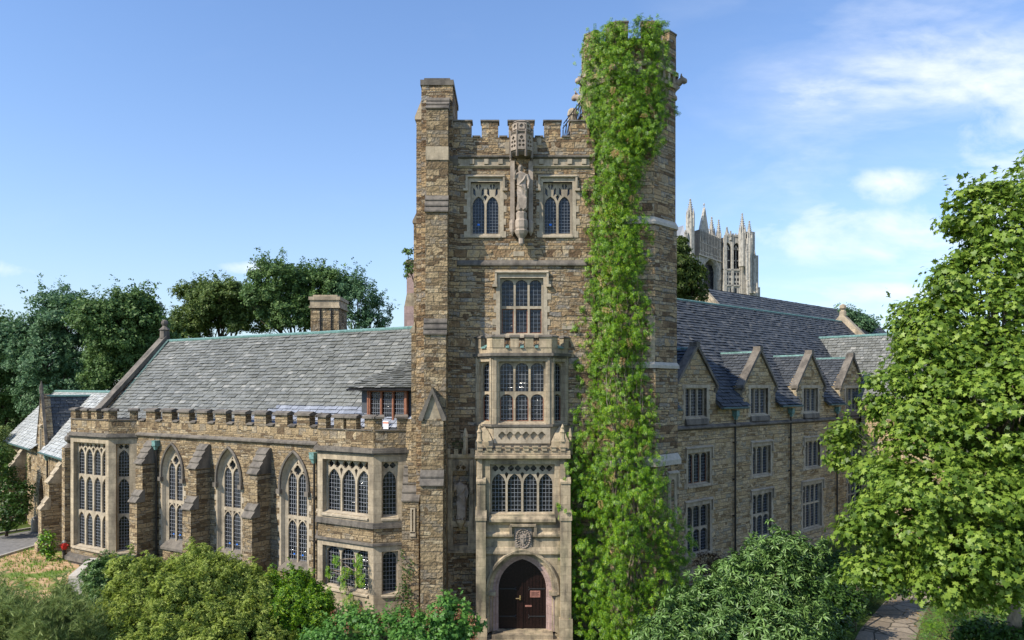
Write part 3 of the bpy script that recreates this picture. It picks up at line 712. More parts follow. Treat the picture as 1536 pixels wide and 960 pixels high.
# ================================================================== GATE TOWER
tw = root('gate_tower', (0.3, 33, 0), 'tall square rubble stone tower with battlements, oriel window and a porch with dark door', 'tower')
tL, tR = X(672), X(892); zpar = Z(206)
holes = []
holes.append(window(tw, T, X(728), Z(352), Z(273), X(750) - X(728), 2, head='pointed', tracery=.5, style='dagger', lead=m_leadd, lp=(.13, .13), sticker=True, surround=.15))
holes.append(window(tw, T, X(836.5), Z(352), Z(273), X(858) - X(836), 2, head='pointed', tracery=.5, style='dagger', lead=m_leadd, lp=(.13, .13), sticker=True, surround=.15))
holes.append(window(tw, T, X(782.5), Z(502), Z(417), X(815) - X(782.5), 3, tiers=(Z(460.5),), head='topround', lead=m_leadd, lp=(.15, .17), surround=.16, red=True, hr=.8))
mb = MB(T)
mb.panel([(tL - .2, -.4), (tR, -.4), (tR, zpar), (tL - .2, zpar)], [h for h in holes], 0, -.5)
mb.box(tL - 1.3, tL - .19, -6.5, -.02, -.4, zpar - .02); mb.box(tL - .19, tR, -6.5, -6.1, -.4, zpar - .02); mb.box(tR - .4, tR, -6.1, -.5, -.4, zpar - .02)
mb.box(tL - .2, tR - .4, -6.1, -.5, zpar - 1.4, zpar - 1.2)
build(mb, 'wall', m_tower, tw)
# battlements
mb = MB(T); cp = MB(T)
sp_ = [(X(a), X(b)) for a, b in ((676, 706.7), (722.5, 747), (763, 800.5), (816.7, 841), (856, 884))]
merlons(mb, cp, T, sp_, zpar, Z(182.5), -.45, 0.0, .05, .13)
merlons(mb, cp, T, [(u, u + .9) for u in np.arange(tL, tR - .8, 1.5)], zpar, Z(182.5), -6.5, -6.1, .05, .13)
for (a, b), (c, d) in zip(sp_, sp_[1:]): cp.prism_oz([(-.5, zpar + .004), (.06, zpar + .004), (.06, zpar + .06), (-.2, zpar + .11), (-.5, zpar + .06)], b + .052, c - .052)
build(mb, 'parapet', m_tower, tw); build(cp, 'coping', m_cope, tw)
corbel_string(tw, T, X(672), X(766), Z(234.5)); corbel_string(tw, T, X(797), X(884), Z(234.5))
mb = MB(T); mb.prism_oz([(-.02, Z(389)), (.10, Z(396)), (.10, Z(398.5)), (-.02, Z(400))], tL, X(880)); build(mb, 'string_course', m_cope, tw)
# loose pale stones in the rubble
mb = MB(T)
for (x0, x1, y0, y1) in ((770, 786, 377, 384), (843, 863, 489, 494), (805, 812, 205, 218), (758, 764, 213, 231), (799, 806, 213, 231), (687, 690, 370, 374)): mb.box(X(x0), X(x1), 0, .015, Z(y1), Z(y0))
build(mb, 'pale_block', m_trac, tw)
# corner pier and its buttresses
mb = MB(T); y = 29.8
mb.box(X(632, y), X(679, y), -2.5, .2, -.4, Z(128, y)); mb.box(X(672), X(685, 29.85), -.02, .12, -.4, Z(238))
build(mb, 'corner_pier', m_tower, tw)
mb = MB(T); mb.box(X(632, y) - .04, X(679, y) + .04, -2.54, .24, Z(128, y), Z(120, y)); mb.box(X(636, y), X(675, y), -2.4, .16, Z(120, y), Z(116.5, y))
mb.prism_oz([(-.3, Z(237)), (.24, Z(237)), (.24, Z(241)), (.14, Z(250)), (-.3, Z(250))], X(672), X(687, 29.8)); build(mb, 'pier_cap', m_cope, tw)
bt = MB(T); cp = MB(T); bd = MB(T)
bt.box(X(639.5, 29.3), X(672, 29.3), .2, .7, Z(316, 29.3), Z(163, 29.3)); setoff(cp, X(639.5, 29.3), X(672, 29.3), .2, .7, Z(139, 29.3), Z(163, 29.3))
bd.box(X(638.5, 29.27), X(672.5, 29.27), .2, .73, Z(240, 29.3), Z(220, 29.3))
bt.box(X(638, 29.1), X(671, 29.1), .2, .9, Z(500, 29.1), Z(318, 29.1)); setoff(cp, X(638, 29.1), X(671, 29.1), .68, .92, Z(290, 29.1), Z(318, 29.1))
bt.box(X(636, 28.9), X(669, 28.9), .2, 1.1, -.4, Z(502, 28.9)); setoff(cp, X(636, 28.9), X(669, 28.9), .88, 1.12, Z(476, 28.9), Z(502, 28.9))
yy = 28.4; u0, u1, um = X(632, yy), X(665, yy), X(648.5, yy)
bt.box(u0, u1, 1.1, 1.6, -.4, Z(628, yy)); bd.prism_uz([(u0 + .03, Z(628, yy)), (u1 - .03, Z(628, yy)), (um, Z(588, yy))], 1.1, 1.58)
for sg, ue in ((-1, u0), (1, u1)): cp.prism_uz([(ue + sg * .1, Z(631, yy)), (ue + sg * .1, Z(626, yy)), (um, Z(581, yy)), (um, Z(590, yy)), (ue - sg * .05, Z(631, yy))], 1.05, 1.68)
yy = 28.15; setoff(cp, X(630.5, yy), X(664, yy), 1.58, 1.84, Z(705, yy), Z(729, yy), 2); bt.box(X(630.5, yy), X(664, yy), 1.6, 1.82, -.4, Z(730, yy))
build(bt, 'front_buttress', m_butt, tw); build(cp, 'set_off', m_cope, tw); build(bd, 'pale_band', m_lime, tw)
bt = MB(T); cp = MB(T); y2 = 30.6
bt.box(X(625.5, y2), X(636, y2), -1.6, -.4, Z(335, y2), Z(180, y2)); cp.prism_uz([(X(625, y2) - .05, Z(182, y2)), (X(633, y2), Z(182, y2)), (X(633, y2), Z(153, y2)), (X(625, y2) - .05, Z(178, y2))], -1.62, -.38)
bt.box(X(621.5, y2), X(636, y2), -1.6, -.4, Z(500, y2), Z(336, y2)); cp.prism_uz([(X(621.5, y2) - .05, Z(336, y2)), (X(627, y2), Z(336, y2)), (X(627, y2), Z(318, y2)), (X(621.5, y2) - .05, Z(333, y2))], -1.62, -.38)
bt.box(X(618.5, y2), X(636, y2), -1.6, -.3, -.4, Z(500, y2)); cp.prism_uz([(X(618.5, y2) - .05, Z(500, y2)), (X(624, y2), Z(500, y2)), (X(624, y2), Z(483, y2)), (X(618.5, y2) - .05, Z(497, y2))], -1.62, -.28)
build(bt, 'side_buttress', m_butt, tw); build(cp, 'set_off', m_lime, tw)
# niche: canopy, shafts, pedestal
m_canopy = limestone('canopy_stone', (0.27, 0.22, 0.175), (0.07, 0.06, 0.05), 0.7, joints=False)
cn = MB(T); cu, co = X(782), .30
cn.lathe((cu, co - .05), [(.30, Z(238)), (.44, Z(234)), (.44, Z(207))], 8, .39); cn.lathe((cu, co - .05), [(.46, Z(207)), (.50, Z(205)), (.36, Z(202)), (.36, Z(190)), (.39, Z(189.5)), (.30, Z(187)), (.05, Z(184))], 8, .39)
for k in range(8):
    a = .39 + 2 * math.pi * k / 8; cn.tube([(cu + .46 * math.cos(a), co - .05 + .46 * math.sin(a), Z(242)), (cu + .46 * math.cos(a), co - .05 + .46 * math.sin(a), Z(204)), (cu + .46 * math.cos(a), co - .05 + .46 * math.sin(a), Z(201))], [.055, .045, .01], 5)
ck = build(cn, 'niche_canopy', m_canopy, tw)
dk = MB(T)
for k in range(8):
    a = .39 + 2 * math.pi * (k + .5) / 8; fr2 = Fr((cu + .41 * math.cos(a), 30 - co + .05 - .41 * math.sin(a)), (-math.sin(a), -math.cos(a)), (math.cos(a), -math.sin(a)))
    dk.fr = fr2; dk.panel([(-.155, Z(232)), (.155, Z(232)), (.155, Z(210)), (-.155, Z(210))], [rosette(-.07, Z(226), .06), rosette(.07, Z(226), .06), rosette(-.07, Z(220), .06), rosette(.07, Z(220), .06), rosette(0, Z(214.5), .08)], .05, .0)
    dk.panel([(-.12, Z(201)), (.12, Z(201)), (.12, Z(192)), (-.12, Z(192))], [rosette(0, Z(196.5), .085)], -.03, -.07)
build(dk, 'canopy_tracery', m_stat, ck)
sh = MB(T)
for ux in (768.5, 796): sh.box(X(ux) - .09, X(ux) + .09, -.02, .17, Z(350), Z(243)); sh.lathe((X(ux), .13), [(.01, Z(355)), (.1, Z(349)), (.12, Z(345)), (.13, Z(336)), (.08, Z(331))], 8)
build(sh, 'niche_shaft', m_stat, tw)
pd = MB(T); pd.lathe((cu, .3), [(.05, Z(371)), (.12, Z(368)), (.12, Z(360)), (.24, Z(354)), (.30, Z(349)), (.24, Z(347)), (.27, Z(344)), (.27, Z(334)), (.22, Z(332)), (.24, Z(323)), (.16, Z(320)), (.2, Z(318))], 8, .39)
build(pd, 'niche_pedestal', m_stat, tw)
# oriel
Pn = [(X(713.5), 0), (X(738.5, 29.25), .75), (X(827.5, 29.25), .75), (X(852.5), 0)]; yo = 29.25
zb, zt, z0, z1 = Z(640, yo), Z(533, yo), Z(634.5, yo), Z(542, yo)
lm = MB(T)
for (a, b, nl, m) in ((Pn[0], Pn[1], 1, .18), (Pn[1], Pn[2], 3, .24), (Pn[2], Pn[3], 1, .18)):
    fr, ln = T.sub(a, b); h = window(tw, fr, ln / 2, z0, z1, ln / 2 - m, nl, tiers=(Z(589, yo),), head='round', surround=0, hood=False, lead=m_lead, lp=(.14, .17), red=True, depth=.16, mat=m_lime)
    lm.fr = fr; lm.panel([(0, zb), (ln, zb), (ln, zt), (0, zt)], [h], 0, -.3)
    for u in (m * .5, ln - m * .5): lm.box(u - .045, u + .045, 0, .04, zb + .1, zt)
lm.fr = T; lm.prism_uo([(Pn[0][0], -.02), (Pn[0][0], .0), (Pn[1][0], .72), (Pn[2][0], .72), (Pn[3][0], .0), (Pn[3][0], -.02)], Z(672, yo), zb)
ol = build(lm, 'oriel', m_lime, tw)
def offset(P, d): return [(P[0][0] - d, P[0][1] - .02), (P[1][0] - d * .41, P[1][1] + d), (P[2][0] + d * .41, P[2][1] + d), (P[3][0] + d, P[3][1] - .02)]
mb = MB(T)
for (za, zb_, d) in ((Z(537, yo), Z(534, yo), .06), (Z(534, yo), Z(529.5, yo), .15)): mb.prism_uo(offset(Pn, d), za, zb_)
mb.prism_uo(offset(Pn, .09), Z(640, yo), Z(636.5, yo))
build(mb, 'cornice', m_cope, ol)
mb = MB(T); cpm = MB(T); cop = MB(T)
for (a, b), spans in zip(((Pn[0], Pn[1]), (Pn[1], Pn[2]), (Pn[2], Pn[3])), ([(0, .34), (.72, 1.04)], [(0, .48), (.72, 1.06), (1.30, 1.64), (1.88, 2.36)], [(0, .34), (.72, 1.04)])):
    fr, ln = T.sub(a, b); mb.fr = fr; zz0, zz1 = Z(529.5, yo), Z(506, yo)
    mb.box(0, ln, -.2, .0, zz0 + .002, zz0 + .22)
    merlons(mb, cpm, fr, [(max(0, s), min(ln, e)) for s, e in spans], zz0 + .22, zz1, -.2, .02, .04, .12)
    for (s, e), (s2, e2) in zip(spans, spans[1:]): cop.fr = fr; cop.prism_oz([(-.2, zz0 + .36), (.07, zz0 + .24), (.07, zz0 + .2), (-.2, zz0 + .2)], e + .05, s2 - .05)
build(mb, 'oriel_parapet', m_limep, ol); build(cpm, 'coping', m_cope, ol); build(cop, 'copper_flashing', m_copper, ol)
fr, ln = T.sub(Pn[1], Pn[2]); q = MB(fr); n = 6; rr_ = .165
hs = [rosette(.24 + (ln - .48) * (i + .5) / n, Z(653.5, yo), rr_, 20, .3) for i in range(n)]
q.panel([(.06, Z(665, yo)), (ln - .06, Z(665, yo)), (ln - .06, Z(642, yo)), (.06, Z(642, yo))], hs, .06, .0)
build(q, 'quatrefoil_panel', m_trac, ol)
q = MB(T)
for s, e in ((Pn[0][0] - .05, Pn[1][0] + .1), (Pn[2][0] - .1, Pn[3][0] + .05)):
    m = (s + e) / 2; q.lathe((m, .5), [(.5, Z(676, yo)), (.5, Z(662, yo)), (.25, Z(648, yo)), (.02, Z(640, yo))], 4, math.pi / 4)
build(q, 'shoulder_cap', m_limep, ol)
# porch
yp = 28.8; pu0, pu1 = X(728, yp), X(840, yp); dcx, dz0, dzs, da, dh = X(783.7, yp), Z(949, yp), Z(887, yp), .95, Z(842, yp) - Z(887, yp)
wh = window(tw, Fr((0, yp), (1, 0), (0, -1)), X(783.5, yp), Z(772, yp), Z(696.5, yp), X(832, yp) - X(783.5, yp), 4, head='pointed', tracery=.33, surround=.0, hood=False, lead=m_lead, lp=(.14, .17), depth=.2, mat=m_trac, sill=False)
fp = Fr((0, yp), (1, 0), (0, -1)); mb = MB(fp)
ad = da + .42; hd_ = rise(ad, da, dh)
mb.panel([(pu0, -.3), (pu1, -.3), (pu1, Z(674, yp)), (pu0, Z(674, yp))], [wh, arch(dcx, dz0 - .1, dzs, ad, hd_, 9)], 0, -.5)
mb.box(pu0 - .35, pu0, -1.2, -.05, -.3, Z(676, yp)); mb.box(pu1, pu1 + .35, -1.2, -.05, -.3, Z(676, yp)); mb.box(pu0, pu1, -1.2, -.5, Z(690, yp), Z(676, yp))
mb.prism_oz([(-.2, Z(770, yp)), (.16, Z(778, yp)), (.16, Z(782, yp)), (.02, Z(787, yp)), (-.2, Z(787, yp))], X(734, yp), X(833, yp))
for (u0, u1) in ((X(728, yp), X(770, yp)), (X(799, yp), X(840, yp))): mb.prism_oz([(-.02, Z(797, yp)), (.12, Z(801, yp)), (.12, Z(804, yp)), (-.02, Z(808, yp))], u0, u1)
mb.prism_oz([(-.02, Z(784, yp)), (.16, Z(786, yp)), (.16, Z(789, yp)), (-.02, Z(792, yp))], X(765, yp), X(804, yp))
for u in (X(766, yp), X(803, yp)): mb.box(u - .05, u + .05, -.02, .14, Z(804, yp), Z(788, yp))
mb.prism_oz([(-.02, Z(820, yp)), (.03, Z(821, yp)), (.10, Z(828, yp)), (.10, Z(830.5, yp)), (-.02, Z(833, yp))], pu0, pu1)
porch = build(mb, 'porch', m_limep, tw)
mb = MB(fp)
mb.prism_oz([(-.05, Z(681, yp)), (.2, Z(683, yp)), (.2, Z(687, yp)), (-.05, Z(690, yp))], pu0 - .4, pu1 + .4)
mb.box(pu0 - .4, pu1 + .4, -.3, .05, Z(681, yp), Z(676, yp)); u = pu0 - .3
while u < pu1 + .3: mb.box(u, u + .2, -.28, .1, Z(676, yp), Z(671, yp)); mb.box(u - .02, u + .22, -.3, .13, Z(671, yp), Z(669.5, yp)); u += .36
mb.fr = T; mb.box(X(668), X(714), 0, .4, Z(685), Z(680)); u = X(670)
while u < X(712): mb.box(u, u + .17, .05, .4, Z(680), Z(672)); u += .33
build(mb, 'small_battlement', m_limep, porch)
pr = MB(fp)
for (x0, x1, xt) in ((714.5, 729, 719.5), (840, 856, 844)):
    u0, u1 = X(x0, yp), X(x1, yp); pr.box(u0, u1, -1.2, .28, -.3, Z(775, yp)); pr.box(u0 - .05, u1 + .05, -1.2, .36, -.3, Z(925, yp)); pr.prism_oz([(-.3, Z(760, yp)), (.1, Z(765, yp)), (.32, Z(775, yp)), (.32, Z(779, yp)), (-.3, Z(779, yp))], u0 - .03, u1 + .03)
    pr.box(u0 + .02, u1 - .02, -1.2, .1, Z(775, yp), Z(722, yp)); pr.prism_oz([(-.3, Z(714, yp)), (.0, Z(716, yp)), (.14, Z(722, yp)), (.14, Z(725, yp)), (-.3, Z(725, yp))], u0, u1)
    ut = X(xt, yp); pr.box(ut - .1, ut + .1, -.1, .06, Z(722, yp), Z(660, yp)); pr.lathe((ut, -.02), [(.15, Z(662, yp)), (.1, Z(658, yp)), (.09, Z(650, yp)), (.12, Z(648, yp)), (.05, Z(643, yp)), (.07, Z(641, yp)), (.01, Z(636, yp))], 6)
    us = ut - .6 if xt < 780 else ut + .35; pr.lathe((us, -.6), [(.1, Z(680)), (.09, Z(655)), (.12, Z(653)), (.03, Z(641))], 5)
build(pr, 'pinnacled_pier', m_limep, porch)
# door arch mouldings
mb = MB(fp); pk = MB(fp); steps = [(.42, .0), (.36, -.02), (.34, -.12), (.24, -.14), (.22, -.24)]
for (e0, o0), (e1, o1) in zip(steps, steps[1:]): ring(mb, dcx, dz0, dzs, (da + e0, rise(da + e0, da, dh)), (da + e1, rise(da + e1, da, dh)), o0, o1)
for (e0, o0), (e1, o1) in (((.22, -.24), (.12, -.26)), ((.12, -.26), (.10, -.36)), ((.10, -.36), (0, -.38)), ((0, -.38), (0, -.55))): ring(pk, dcx, dz0, dzs, (da + e0, rise(da + e0, da, dh)), (da + e1, rise(da + e1, da, dh)), o0, o1)
for sg in (-1, 1):
    for e in (.30, .16): pk.tube([(dcx + sg * (da + e), -.17 - (.3 - e), dz0), (dcx + sg * (da + e), -.17 - (.3 - e), dzs)], .05, 8)
    mb.box(dcx + sg * (da + .26) - .16, dcx + sg * (da + .26) + .16, -.3, .04, dzs - .16, dzs - .02)
mb.tube([(u, .05, z) for u, z in arch_open(dcx, dzs - .1, dzs, da + .46, rise(da + .46, da, dh), 9)], .07, 6)
build(mb, 'door_arch', m_limep, porch); build(pk, 'door_jamb', m_pinks, porch)
dr = MB(fp); dp = arch(dcx, dz0, dzs, da + .01, dh, 9); dr.panel(dp, [], -.5, -.58)
for i in range(14):
    u = dcx - da + (i + .5) * 2 * da / 14; t = abs(u - dcx) / da; top_ = dzs + dh * (1 - t ** 1.8) * .97 - .02
    dr.box(u - .055, u + .055, -.5, -.482 if i % 2 else -.478, dz0 + .02, top_)
dr.box(dcx - .03, dcx + .03, -.48, -.455, dz0, dzs + dh * .94)
door = build(dr, 'door', m_wood, tw)
hg = MB(fp)
for sg in (-1, 1):
    for z in (Z(888, yp), Z(930, yp)):
        hg.box(min(dcx + sg * (da - .04), dcx + sg * .3), max(dcx + sg * (da - .04), dcx + sg * .3), -.478, -.462, z - .022, z + .022)
        for dz_ in (-.05, .05): hg.tube([(dcx + sg * .32, -.468, z), (dcx + sg * .24, -.468, z + dz_), (dcx + sg * .27, -.468, z + dz_ * 1.6)], .013, 5)
build(hg, 'strap_hinge', m_iron, door)
hn = MB(fp); hn.box(dcx - .12, dcx - .06, -.478, -.45, Z(905, yp), Z(898, yp)); hn.tube([(dcx - .09, -.45, Z(902, yp)), (dcx - .09, -.38, Z(902, yp)), (dcx - .26, -.38, Z(902, yp))], .02, 6); build(hn, 'handle', m_gold, door)
pq = MB(fp); pq.box(X(795.5, yp), X(811, yp), -.478, -.455, Z(901, yp), Z(891, yp)); p_ = build(pq, 'plaque', m_plaq, door)
lt = MB(fp)
for k in range(4): lt.box(X(797.5, yp), X(809 - k % 2 * 2, yp), -.455, -.452, Z(893.6 + k * 1.8, yp), Z(893 + k * 1.8, yp))
build(lt, 'lettering', m_wood, p_)
pq = MB(fp); pq.box(X(788, yp), X(798, yp), -.478, -.458, Z(915.5, yp), Z(913, yp)); build(pq, 'mail_slot', m_plaq, door)
sp2 = MB(fp); sp2.box(X(738, yp), X(829, yp), -.6, .25, -.3, dz0); sp2.box(X(728, yp), X(842, yp), -.3, .65, -.3, dz0 - .18); build(sp2, 'doorstep', m_limep, tw)
# carved arms over the door
cr = MB(fp); cu2, cz2 = X(784.8, yp), Z(807.5, yp); cr.box(X(772, yp), X(797.5, yp), -.02, .03, Z(823, yp), Z(791, yp))
for k in range(26):
    a = 2 * math.pi * k / 26; cr.lathe((cu2 + .27 * math.cos(a), .05), [(.005, cz2 + .37 * math.sin(a) - .05), (.048, cz2 + .37 * math.sin(a)), (.005, cz2 + .37 * math.sin(a) + .05)], 6)
    if k % 2: cr.lathe((cu2 + .19 * math.cos(a), .05), [(.005, cz2 + .27 * math.sin(a) - .035), (.035, cz2 + .27 * math.sin(a)), (.005, cz2 + .27 * math.sin(a) + .035)], 6)
cr.prism_uz([(cu2, cz2 - .2), (cu2 + .12, cz2 - .05), (cu2 + .13, cz2 + .15), (cu2 - .13, cz2 + .15), (cu2 - .12, cz2 - .05)], .03, .09)
cr.box(cu2 - .015, cu2 + .015, .09, .115, cz2 - .15, cz2 + .14); cr.box(cu2 - .11, cu2 + .11, .09, .113, cz2 + .03, cz2 + .06)
build(cr, 'carved_shield', m_stat, porch)
# side panel with niche left of the porch
nu0, nu1 = X(668, 29.7), X(714, 29.7); ncx = X(691, 29.7); fn = Fr((0, 29.7), (1, 0), (0, -1))
mb = MB(fn); mb.panel([(nu0, Z(826, 29.7)), (nu1, Z(826, 29.7)), (nu1, Z(685, 29.7)), (nu0, Z(685, 29.7))], [arch(ncx, Z(782, 29.7), Z(712, 29.7), .34, .4, 6), [(ncx - .3, Z(818, 29.7)), (ncx + .3, Z(818, 29.7)), (ncx + .3, Z(790, 29.7)), (ncx - .3, Z(790, 29.7))]], 0, -.2)
mb.box(nu0, nu1, -.45, -.34, Z(826, 29.7), Z(685, 29.7)); mb.box(nu0 - .03, nu1 + .03, -.3, .07, Z(829, 29.7), Z(825, 29.7))
for u in (nu0 + .17, nu1 - .17): mb.box(u - .07, u + .07, 0, .09, Z(795, 29.7), Z(690, 29.7)); mb.lathe((u, .07), [(.1, Z(740, 29.7)), (.1, Z(735, 29.7)), (.05, Z(730, 29.7))], 6)
mb.panel([(ncx - .3, Z(706, 29.7)), (ncx + .3, Z(706, 29.7)), (ncx + .3, Z(690, 29.7)), (ncx - .3, Z(690, 29.7))], [rosette(ncx - .12, Z(701, 29.7), .1), rosette(ncx + .12, Z(701, 29.7), .1), rosette(ncx, Z(695, 29.7), .1)], .06, 0)
mb.lathe((ncx, .0), [(.05, Z(793, 29.7)), (.2, Z(783, 29.7)), (.2, Z(779, 29.7))], 8)
build(mb, 'niche_panel', m_limep, porch)
# roof-top pinnacle and iron stair
mb = MB(); px_, py_ = X(859, 32.5), 32.5
mb.lathe((px_, py_), [(.2, zpar - 1.2), (.2, Z(175, 32.5)), (.24, Z(174, 32.5)), (.22, Z(168, 32.5)), (.17, Z(164, 32.5)), (.05, Z(163, 32.5))], 8); build(mb, 'pinnacle', m_lime, tw)
mb = MB()
za = Z(205, 32); p0, p1 = X(845, 32), X(874, 32)
for dy in (31.8, 32.4):
    mb.tube([(p0, dy, za - .3), (p1, dy, Z(170, 32))], .03, 5); mb.tube([(p0, dy, za + .5), (p1, dy, Z(150, 32))], .025, 5)
    for k in range(7): u = p0 + (p1 - p0) * k / 6; zz = za - .3 + (Z(170, 32) - za + .3) * k / 6; mb.tube([(u, dy, zz), (u, dy, zz + .75)], .018, 4); mb.tube([(u, dy, zz), (u + .14, dy, zz + .85)], .014, 4)
for k in range(7): u = p0 + (p1 - p0) * k / 6; zz = za - .3 + (Z(170, 32) - za + .3) * k / 6; mb.box(u, u + .14, 31.8, 32.4, zz, zz + .03)
mb.tube([(p0, 31.8, za - .3), (p0, 31.8, zpar - 1.2)], .03, 5); mb.tube([(p1, 31.8, za), (p1, 31.8, zpar - 1.2)], .03, 5)
build(mb, 'iron_stair', m_iron, tw)

# ================================================================== STAIR TURRET
TC = (4.95, 31.4); tt = root('stair_turret', (TC[0], TC[1], 0), 'tall octagonal stone turret smothered in green climbing vine beside the square tower', 'turret')
def octo(mb, r, z0, z1, r2=None): c_ = math.cos(math.pi / 8); mb.lathe(TC, [(r / c_, z0), ((r2 or r) / c_, z1)], 8, math.pi / 8)
mb = MB(); octo(mb, 2.0, -.4, 7.0); octo(mb, 1.96, 7.0, 10.9); octo(mb, 1.93, 10.9, 16.7); octo(mb, 1.88, 16.7, 23.0); octo(mb, 1.9, 23.0, 24.0); build(mb, 'wall', m_tower, tt)
mb = MB(); octo(mb, 1.98, 16.6, 16.72); octo(mb, 1.98, 16.72, 16.9, 1.89); octo(mb, 2.03, 10.8, 10.92); octo(mb, 2.03, 10.92, 11.05, 1.94); octo(mb, 2.1, 6.85, 7.05); octo(mb, 2.1, 7.05, 7.3, 1.97); build(mb, 'band', m_white, tt)
mb = MB(); octo(mb, 1.95, 22.45, 22.6, 1.98); octo(mb, 2.0, 22.95, 23.12); 
for k in range(8):
    a = math.pi / 4 * k; fr2 = Fr((TC[0] + 1.88 * math.cos(a), TC[1] + 1.88 * math.sin(a)), (-math.sin(a), math.cos(a)), (math.cos(a), math.sin(a)))
    mb.fr = fr2
    for u in (-.55, -.18, .18, .55): mb.box(u - .08, u + .08, 0, .09, 22.62, 22.95)
build(mb, 'string_course', m_trac, tt)
mb = MB(); cp = MB()
for k in range(8):
    a = math.pi / 4 * k; fr2 = Fr((TC[0] + 1.9 * math.cos(a), TC[1] + 1.9 * math.sin(a)), (-math.sin(a), math.cos(a)), (math.cos(a), math.sin(a)))
    merlons(mb, cp, fr2, [(-.78, -.28), (.28, .78)], 24.0, 24.7, -.35, 0.0, .03, .13); cp.fr = fr2; cp.box(-.25, .25, -.37, .04, 24.0, 24.06)
build(mb, 'parapet', m_tower, tt); build(cp, 'coping', m_cope, tt)
for k in (0, 3, 4, 5, 6, 7):
    a = math.pi / 8 + math.pi / 4 * k; g = MB(Fr((TC[0] + 2.0 * math.cos(a), TC[1] + 2.0 * math.sin(a)), (-math.sin(a), math.cos(a)), (math.cos(a), math.sin(a))))
    g.tube([(0, -.1, 22.7), (0, .18, 22.72), (0, .32, 22.82), (0, .42, 22.74), (0, .5, 22.72)], [.17, .16, .15, .13, .06], 8); g.tube([(-.1, .28, 22.9), (-.14, .3, 23.03)], [.05, .02], 5); g.tube([(.1, .28, 22.9), (.14, .3, 23.03)], [.05, .02], 5)
    g.tube([(0, -.1, 22.3), (0, .1, 22.6)], [.05, .16], 6); build(g, 'gargoyle', m_stat, tt, True)
qn = MB(Fr((TC[0] + 1.93 * math.cos(-math.pi / 4), TC[1] + 1.93 * math.sin(-math.pi / 4)), (.7071, .7071), (.7071, -.7071)))
def quoined(q, u, za, zb):
    z = za; k = 0
    while z < zb: q.box(u - (.32 if k % 2 else .18), u + .02, -.03, .03, z, z + .26); z += .27; k += 1
qn.fr = Fr((TC[0], TC[1] - 1.93), (1, 0), (0, -1)); quoined(qn, .78, 11.15, 12.5); build(qn, 'slit_window_quoins', m_lime, tt)
qn = MB(Fr((TC[0] + 1.414, TC[1] - 1.414), (.7071, .7071), (.7071, -.7071)))
f45 = Fr((TC[0] + 2.0 * .7071, TC[1] - 2.0 * .7071), (.7071, .7071), (.7071, -.7071))
window(tt, f45, .35, 4.2, 6.3, .2, 1, head='round', lead=m_leadd, hood=True, surround=.14, depth=-.03, quoin=False)

# ================================================================== HALL (left wing)
hl = root('hall', (-14, 38, 0), 'long stone hall with traceried pointed windows, battlements and grey slate roof', 'hall')
u_w = [7.04, 11.65, 16.2]; holes = []
for c in u_w: holes.append(pwindow(hl, L, c, 1.55, 5.45, 6.72, .66, 3.95))
sA, sB = .39, 5.5       # right bay span, then left bay
zs_ = 7.45
mb = MB(L); mb.panel([(-.8, -.4), (24.6, -.4), (24.6, 8.2), (-.8, 8.2)], holes, 0, -.5)
mb.box(24.1, 24.6, -10, -.5, -.4, 8.2); mb.box(-.5, 24.6, -10.2, -9.8, -.4, 8.0)
gz = 13.0; mb.prism_oz([(-.5, 8.2), (-5, gz), (-9.8, 8.2)], 24.15, 24.6)
build(mb, 'wall', m_hall, hl)
mb = MB(L); cp = MB(L); sp_ = []
u = sB + .55
while u < 18.7: sp_.append((u, u + .82)); u += 1.46
merlons(mb, cp, L, sp_, 8.2, 8.72, -.35, 0, .09, .2)
e = [sB] + [x for s in sp_ for x in s] + [19.2]
for i in range(0, len(e), 2): cp.prism_oz([(-.4, 8.202), (.07, 8.202), (.07, 8.26), (-.15, 8.33), (-.4, 8.26)], e[i] + .09, e[i + 1] - .09)
build(mb, 'parapet', m_hall, hl); build(cp, 'coping', m_cope, hl)
mb = MB(L); mb.prism_oz([(-.02, zs_ + .14), (.16, zs_ + .03), (.16, zs_ - .04), (.05, zs_ - .12), (-.02, zs_ - .12)], sB, 19.3); build(mb, 'string_course', m_cope, hl)
# buttresses
for c in (8.95, 13.45, 17.95):
    bt = MB(L); cp = MB(L); w_ = .33
    bt.prism_oz([(0, -.4), (1.25, -.4), (1.25, 1.1), (1.1, 1.25), (1.1, 4.0), (0, 4.9)], c - w_, c + w_); bt.prism_oz([(0, 4.3), (.78, 4.3), (.78, 5.9), (0, 7.0)], c - w_ + .02, c + w_ - .02)
    setoff(cp, c - w_, c + w_, .1, .81, 7.15, 5.95, 4, .06); setoff(cp, c - w_, c + w_, .76, 1.13, 4.6, 3.95, 2, .06); cp.box(c - w_ - .03, c + w_ + .03, 1.1, 1.3, 1.1, 1.2)
    b_ = build(bt, 'buttress', m_hall, hl); build(cp, 'set_off', m_cope, b_)
